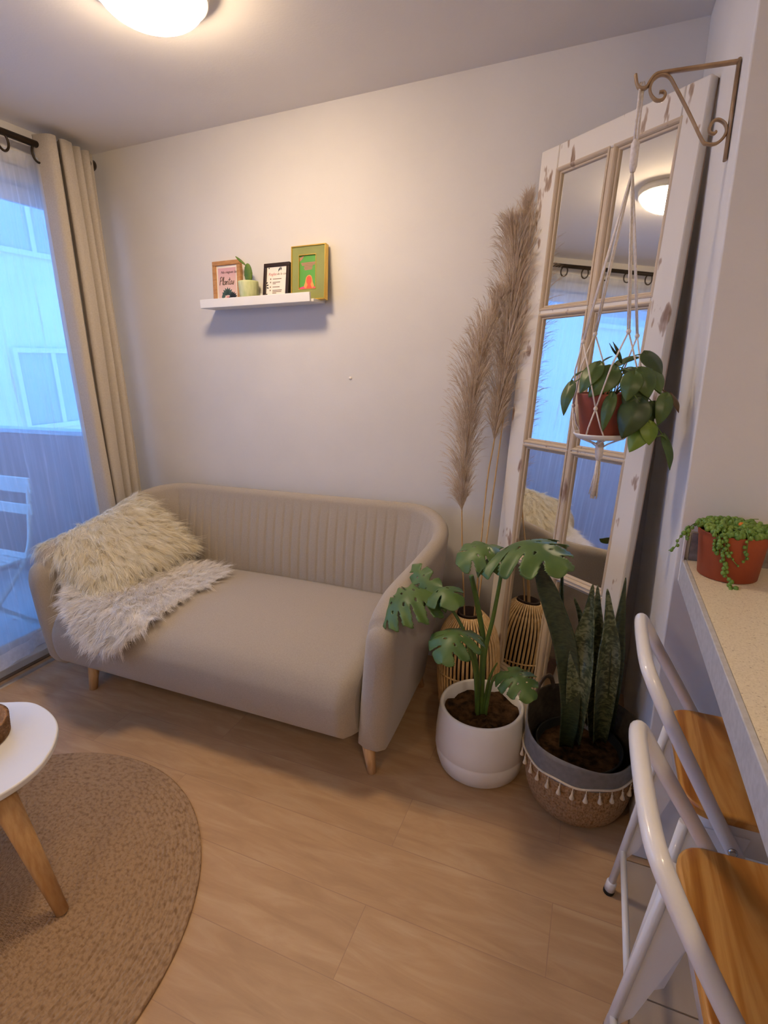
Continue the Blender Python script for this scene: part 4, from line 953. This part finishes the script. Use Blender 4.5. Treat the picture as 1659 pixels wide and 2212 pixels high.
def hangplant():
    e = empty('hanging_plant', tuple(PC), 'trailing green plant in a reddish brown plastic pot hung in white cords', 'potted plant')
    MB().lathe([(0, .002), (.049, .002), (.0505, .004), (.060, .076), (.0615, .078), (.0645, .102), (.0645, .105), (.0615, .105), (.0585, .085), (0, .085)], PC, 56).build('pot', MT['terra2'], e)
    MB().lathe([(0, -.006), (.056, -.006), (.066, .004), (.066, .008), (.063, .007), (.054, -.001), (0, -.001)], PC, 48).build('saucer', MT['white'], e)
    MB().lathe([(0, .094), (.03, .095), (.0605, .092)], PC, 32).build('soil', MT['soil'], e)
    tp = PC+np.array([0, 0, .095])
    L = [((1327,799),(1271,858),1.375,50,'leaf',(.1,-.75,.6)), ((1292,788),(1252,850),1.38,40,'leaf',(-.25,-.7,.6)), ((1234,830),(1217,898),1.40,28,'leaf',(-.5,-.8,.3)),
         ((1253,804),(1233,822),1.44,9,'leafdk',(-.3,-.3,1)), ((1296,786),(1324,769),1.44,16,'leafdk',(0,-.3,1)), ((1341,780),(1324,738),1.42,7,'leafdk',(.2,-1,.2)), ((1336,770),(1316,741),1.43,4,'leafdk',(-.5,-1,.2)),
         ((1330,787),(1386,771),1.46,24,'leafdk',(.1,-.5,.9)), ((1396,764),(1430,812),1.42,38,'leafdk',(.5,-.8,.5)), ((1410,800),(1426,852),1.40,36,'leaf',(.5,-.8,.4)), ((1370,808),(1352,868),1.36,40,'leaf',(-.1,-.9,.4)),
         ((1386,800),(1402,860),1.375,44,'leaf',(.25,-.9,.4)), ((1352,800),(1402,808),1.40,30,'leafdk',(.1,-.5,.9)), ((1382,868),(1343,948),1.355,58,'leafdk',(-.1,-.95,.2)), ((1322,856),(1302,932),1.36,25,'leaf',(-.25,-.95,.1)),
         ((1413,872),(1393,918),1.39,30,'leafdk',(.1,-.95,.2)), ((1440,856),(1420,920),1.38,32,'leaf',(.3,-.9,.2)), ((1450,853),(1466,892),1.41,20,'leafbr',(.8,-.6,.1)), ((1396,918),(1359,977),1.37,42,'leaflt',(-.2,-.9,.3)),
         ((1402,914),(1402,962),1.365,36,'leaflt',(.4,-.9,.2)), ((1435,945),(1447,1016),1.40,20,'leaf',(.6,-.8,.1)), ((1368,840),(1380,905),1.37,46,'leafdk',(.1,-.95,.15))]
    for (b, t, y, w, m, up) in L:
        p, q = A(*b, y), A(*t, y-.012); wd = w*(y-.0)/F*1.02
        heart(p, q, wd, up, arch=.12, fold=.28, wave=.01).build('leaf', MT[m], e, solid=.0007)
        mid = (tp+p)/2+np.array([0, -.01, .035]); r0 = tp+np.array([.02*math.cos(b[0]), .02*math.sin(b[0]), -.004])
        MB().tube(cr([r0, mid, p], 6), .0014, 6).build('stem', MT['stem'] if m != 'leafbr' else MT['leafbr'], e)
    MB().tube(cr([tp, A(1400, 868, 1.40), A(1412, 905, 1.38), A(1408, 942, 1.38), A(1430, 941, 1.39), A(1440, 950, 1.40)], 6), .0016, 6).build('runner', MT['stem'], e)
hangplant()

# ================================================================== COUNTER, POT ON IT, BAR CHAIRS
ZT = .908
def counter():
    e = empty('bar_counter', (.5, 0, 0), 'kitchen bar counter with beige granite top and grey edge', 'counter')
    MB().bx(.217, .98, -1.4, YK-.001, ZT-.012, ZT).build('worktop', MT['granite'], e)
    MB().bx(.207, .217, -1.4, YK-.001, ZT-.060, ZT).bx(.217, .98, -1.4, YK-.001, ZT-.060, ZT-.012).build('front_edge', MT['edge'], e, bevel=.0015)
    MB().bx(.220, .98, YK-.011, YK-.001, ZT, ZT+.068).build('upstand', MT['splash'], e, bevel=.001)
    MB().bx(.206, .2105, YK-.014, YK-.001, ZT-.055, ZT+.070).build('end_strip', MT['white'], e)
    MB().bx(.66, .84, -1.4, YK-.001, 0, ZT-.060).build('support_wall', MT['wall'], e)
counter()
def pearls():
    c = np.array([.2845, 1.256, ZT+.0005]); r0, r1, hh = .0562, .0665, .1015
    e = empty('string_of_pearls', tuple(c), 'string of pearls succulent spilling from a terracotta pot on the counter', 'potted plant')
    MB().lathe([(0, .0015), (r0-.004, .0015), (r0-.003, 0), (r0, .001), (r1-.003, hh-.016), (r1-.001, hh-.012), (r1, hh-.002), (r1+.0015, hh), (r1-.001, hh+.001), (r1-.004, hh-.012), (0, hh-.012)], c, 56).build('pot', MT['terra'], e)
    MB().lathe([(0, hh-.004), (r1-.004, hh-.008)], c, 30).build('soil', MT['soil'], e)
    m = MB(); g = np.random.default_rng(4)
    for _ in range(330):
        a, r = g.uniform(0, 2*PI), (r1+.002)*math.sqrt(g.random()); z = hh+.003+.012*g.random()*(1-(r/r1)**2*.6); k = g.uniform(.0046, .0063)
        m.ball(c+np.array([r*math.cos(a), r*math.sin(a), z]), (k, k, k*1.1), 6, 8)
    for _ in range(40):
        a = g.uniform(0, 2*PI); r = r1*.9*g.random(); p = c+np.array([r*math.cos(a), r*math.sin(a), hh]); q = p+np.array([g.normal(0, .02), g.normal(0, .02), g.uniform(.006, .02)])
        m.tube([p, (p+q)/2+np.array([0, 0, .006]), q], .0008, 5)
    m.build('pearl_mass', MT['pearl'], e)
    MB().ball(c+np.array([.008, -.012, hh+.016]), (.0056, .0056, .005), 8, 10).build('orange_bead', MT['orange'], e)
    def vine(pts, n, seed, k=.0038):
        k *= 1.1
        P = cr(pts, 10); v = MB(); v.tube(P, .0009, 5); q = random.Random(seed)
        for i in range(n):
            p = P[int(len(P)*(i+.5)/n)]; a = q.uniform(0, 2*PI); d = np.array([math.cos(a)*.8, -abs(math.sin(a))*.6, q.uniform(-.3, .3)]); s = k*q.uniform(.75, 1.15); v.ball(p+unit(d)*s*1.15, (s, s, s*1.12), 6, 8)
        v.build('trailing_vine', MT['pearl'], e)
    def fr(px, py, off=.004):               # on the pot's front at a pixel
        for d in np.linspace(1.05, 1.33, 240):
            p = at(px, py, y=d); r = r0+(r1-r0)*np.clip((p[2]-c[2])/hh, 0, 1)+off
            if (p[0]-c[0])**2+(p[1]-c[1])**2 <= r*r: return p
        return at(px, py, y=c[1]-r0)
    top = lambda px: fr(px, 1150, .0)+np.array([0, .012, .012])
    vine([top(1552), fr(1553, 1160, .006), fr(1556, 1185), fr(1562, 1210), fr(1563, 1225), at(1570, 1245, y=1.1901), at(1580, 1264, y=1.1835), at(1582, 1274, y=1.1702)], 26, 1, .0042)
    vine([top(1548), fr(1548, 1158, .008), fr(1546, 1180), fr(1543, 1196)], 14, 2, .0036)
    vine([top(1560), fr(1562, 1158, .006), fr(1568, 1180), fr(1571, 1200)], 12, 3, .0036)
    vine([top(1565), fr(1572, 1180), fr(1580, 1205), fr(1596, 1225)], 5, 4, .0026)
    vine([top(1612), fr(1616, 1160, .006), fr(1614, 1182), fr(1612, 1200), fr(1608, 1214)], 9, 5, .0036)
    p0 = fr(1500, 1138, .0)
    vine([p0+np.array([.01, 0, .012]), at(1492, 1140, y=1.2475), at(1478, 1150, y=1.2453), at(1466, 1165, y=1.2431), at(1458, 1182, y=1.2409), at(1444, 1189, y=1.2387)], 9, 6, .0032)
    vine([p0+np.array([.008, .006, .012]), at(1494, 1135, y=1.2420), at(1484, 1148, y=1.2387), at(1481, 1162, y=1.2387)], 9, 7, .0040)
pearls()
def chair():
    e = empty('folding_bar_chair', (.34, 1.05, 0), 'far white folding bar chair with wooden seat under the counter', 'chair')
    W = MT['tube']; y0, y1, zs = .885, 1.185, .582
    # wooden board with rounded corners
    def rr(x0, x1, a, b, r, n=7):
        P = []
        for cx, cy, a0 in ((x1-r, b-r, 0), (x0+r, b-r, PI/2), (x0+r, a+r, PI), (x1-r, a+r, 1.5*PI)): P += [(cx+r*math.cos(a0+PI/2*i/n), cy+r*math.sin(a0+PI/2*i/n)) for i in range(n+1)]
        return P
    MB().prism(rr(.200, .500, y0, y1, .045), (0, 0, zs), (1, 0, 0), (0, 1, 0), .021).build('seat', MT['board'], e, bevel=.005, segs=3)
    b = MB(); P = rr(.212, .492, y0+.008, y1-.008, .04); Q = rr(.220, .484, y0+.016, y1-.016, .035)
    b.grid([[(x, y, zs-.0005) for x, y in P], [(x, y, zs-.062) for x, y in P], [(x, y, zs-.062) for x, y in Q], [(x, y, zs-.004) for x, y in Q]], cv=True); b.prism(Q, (0, 0, zs-.008), (1, 0, 0), (0, 1, 0), .004)
    b.build('seat_pan', W, e)
    ya, yb_ = .872, 1.200
    arm = lambda y, t: np.array([.270-.150*t, y, .560+.262*t])
    pts = [(.300, ya-.002, .510), arm(ya, .0), arm(ya+.012, .35), arm(ya+.028, .7), (.128, ya+.048, .812), (.118, ya+.085, .828), (.116, (ya+yb_)/2, .830), (.118, yb_-.075, .828), (.128, yb_-.040, .812), arm(yb_-.024, .7), arm(yb_-.010, .35), arm(yb_, .0), (.300, yb_+.002, .510)]
    MB().tube(cr(pts, 6), .0125, 14).build('back_bow', W, e)
    for y, s in ((ya, 1), (yb_, -1)):
        MB().tube([(.300, y, .512), (.45, y+s*.006, .25), (.59, y+s*.012, .0)], .0115, 12).build('front_leg', W, e)
        MB().tube([(.274, y-s*.014, .556), (.274, y-s*.017, .556), (.274, y-s*.0185, .556)], [.0075, .0075, .004], 14).build('bolt', MT['steel'], e)
    for y, yt, wt, wb in ((.872, .893, .100, .062), (1.196, 1.172, .085, .030)):
        t = np.array([.206, yt, .56]); f = np.array([.135, y, .006]); lg = lambda z: f+(t-f)*(z-.006)/.554
        MB().tube([t, lg(.3), f+(t-f)*.03], .0092, 12).build('rear_leg', W, e)
        X_ = np.array([1., 0, 0]); U_ = unit(t-f); P = [lg(.560), lg(.560)+X_*wt, lg(.17)+X_*wb, lg(.11)]
        m = MB(); m.add([q+np.array([0, d, 0]) for d in (-.0018, .0018) for q in P], [(3, 2, 1, 0), (4, 5, 6, 7), (0, 1, 5, 4), (1, 2, 6, 5), (2, 3, 7, 6), (3, 0, 4, 7)], 0, False); m.build('leg_web', W, e)
        MB().tube([f+(t-f)*.02-U_*.006, f+U_*.032, f+U_*.036], [.0135, .0125, .009], 16).build('foot_cap', W, e)
        MB().tube([f-U_*.0055, f+U_*.006], .0138, 16).build('foot_pad', MT['rubber'], e)
    MB().tube([(.154, .880, .155), (.154, 1.190, .155)], .0075, 10).build('rear_stretcher', W, e)
    MB().tube([(.475, .89, .205), (.475, 1.19, .205)], .009, 10).build('footrest', W, e)
    return e
ch = chair()
c2 = ch.copy(); COL.objects.link(c2); c2.location = (.318, .670, 0); c2.rotation_euler = (0, 0, math.radians(2))
c2['label'] = 'nearest white folding bar chair with wooden seat, in front of the other'
for o in list(ch.children):
    q = o.copy(); COL.objects.link(q); q.parent = c2
for o in (ch, c2): o['group'] = 'folding bar chairs along the counter'

# ================================================================== RUG AND COFFEE TABLE
RC = np.array([-1.411, .489, 0])
def rug():
    m = MB(); prof = [(0, .001), (.004, .008)]
    R_ = .603; n = 50; w = R_/n
    for i in range(n):
        for a in (.0, .35, .7, 1.0): prof.append((w*(i+a)*.999+.0005, .0062+.0036*math.sin(PI*a)))
    prof += [(R_, .004), (R_-.002, .001)]
    m.lathe(prof, RC, 160); o = m.build('round_rug', MT['rug'], None, origin=RC)
    tag(o, 'round braided jute rug on the floor under the white coffee table', 'rug')
rug()
def table():
    e = empty('coffee_table', (-1.6, .5, .01), 'white egg shaped coffee table on splayed wooden legs, cut by the frame', 'table')
    vis = [(-1.591, .802), (-1.514, .834), (-1.453, .835), (-1.389, .821), (-1.336, .798), (-1.295, .767), (-1.257, .725), (-1.228, .675), (-1.218, .632), (-1.219, .590), (-1.232, .54), (-1.27, .46), (-1.36, .33), (-1.50, .23), (-1.68, .19), (-1.86, .24), (-1.96, .38), (-1.95, .55), (-1.84, .69), (-1.70, .765)]
    P = cr([np.array(p) for p in vis], 5, True)
    MB().prism([tuple(p) for p in P], (0, 0, .382), (1, 0, 0), (0, 1, 0), .018).build('tabletop', MT['white'], e, bevel=.004, segs=3)
    for t, f in (((-1.292, .600, .383), (-1.170, .612, .010)), ((-1.66, .70, .383), (-1.78, .80, .010)), ((-1.75, .32, .383), (-1.85, .22, .010))):
        t, f = np.array(t), np.array(f); MB().tube([t, t*.5+f*.5, f], [.030, .0235, .0155], 20).build('leg', MT['tablewood'], e)
table()
def bowl():
    c = np.array([-1.492, .650, .4005]); m = MB()
    pr = [(0, .0), (.085, .0)]+[(.094+.008*math.sin(a)+.004*i/6, .004+.0075*i) for i in range(7) for a in (0, PI/2)]
    m.lathe(pr+[(.094, .05), (.084, .012), (0, .010)], c, 60)
    tag(m.build('woven_tray', MT['trivet'], None, origin=c), 'round woven seagrass tray on the white coffee table', 'tray')
bowl()

# ================================================================== DAYLIGHT
w = bpy.data.worlds.new('sky'); S.world = w; w.use_nodes = True; nt = w.node_tree
bg = nt.nodes['Background']; tc = N(nt, 'ShaderNodeTexCoord'); sx = N(nt, 'ShaderNodeSeparateXYZ'); nt.links.new(tc.outputs['Generated'], sx.inputs[0])
nt.links.new(ramp(nt, sx.outputs[2], [(.0, (.16, .37, .95)), (.35, (.12, .40, 1.0)), (1., (.11, .38, 1.0))]), bg.inputs[0]); bg.inputs[1].default_value = 2.1
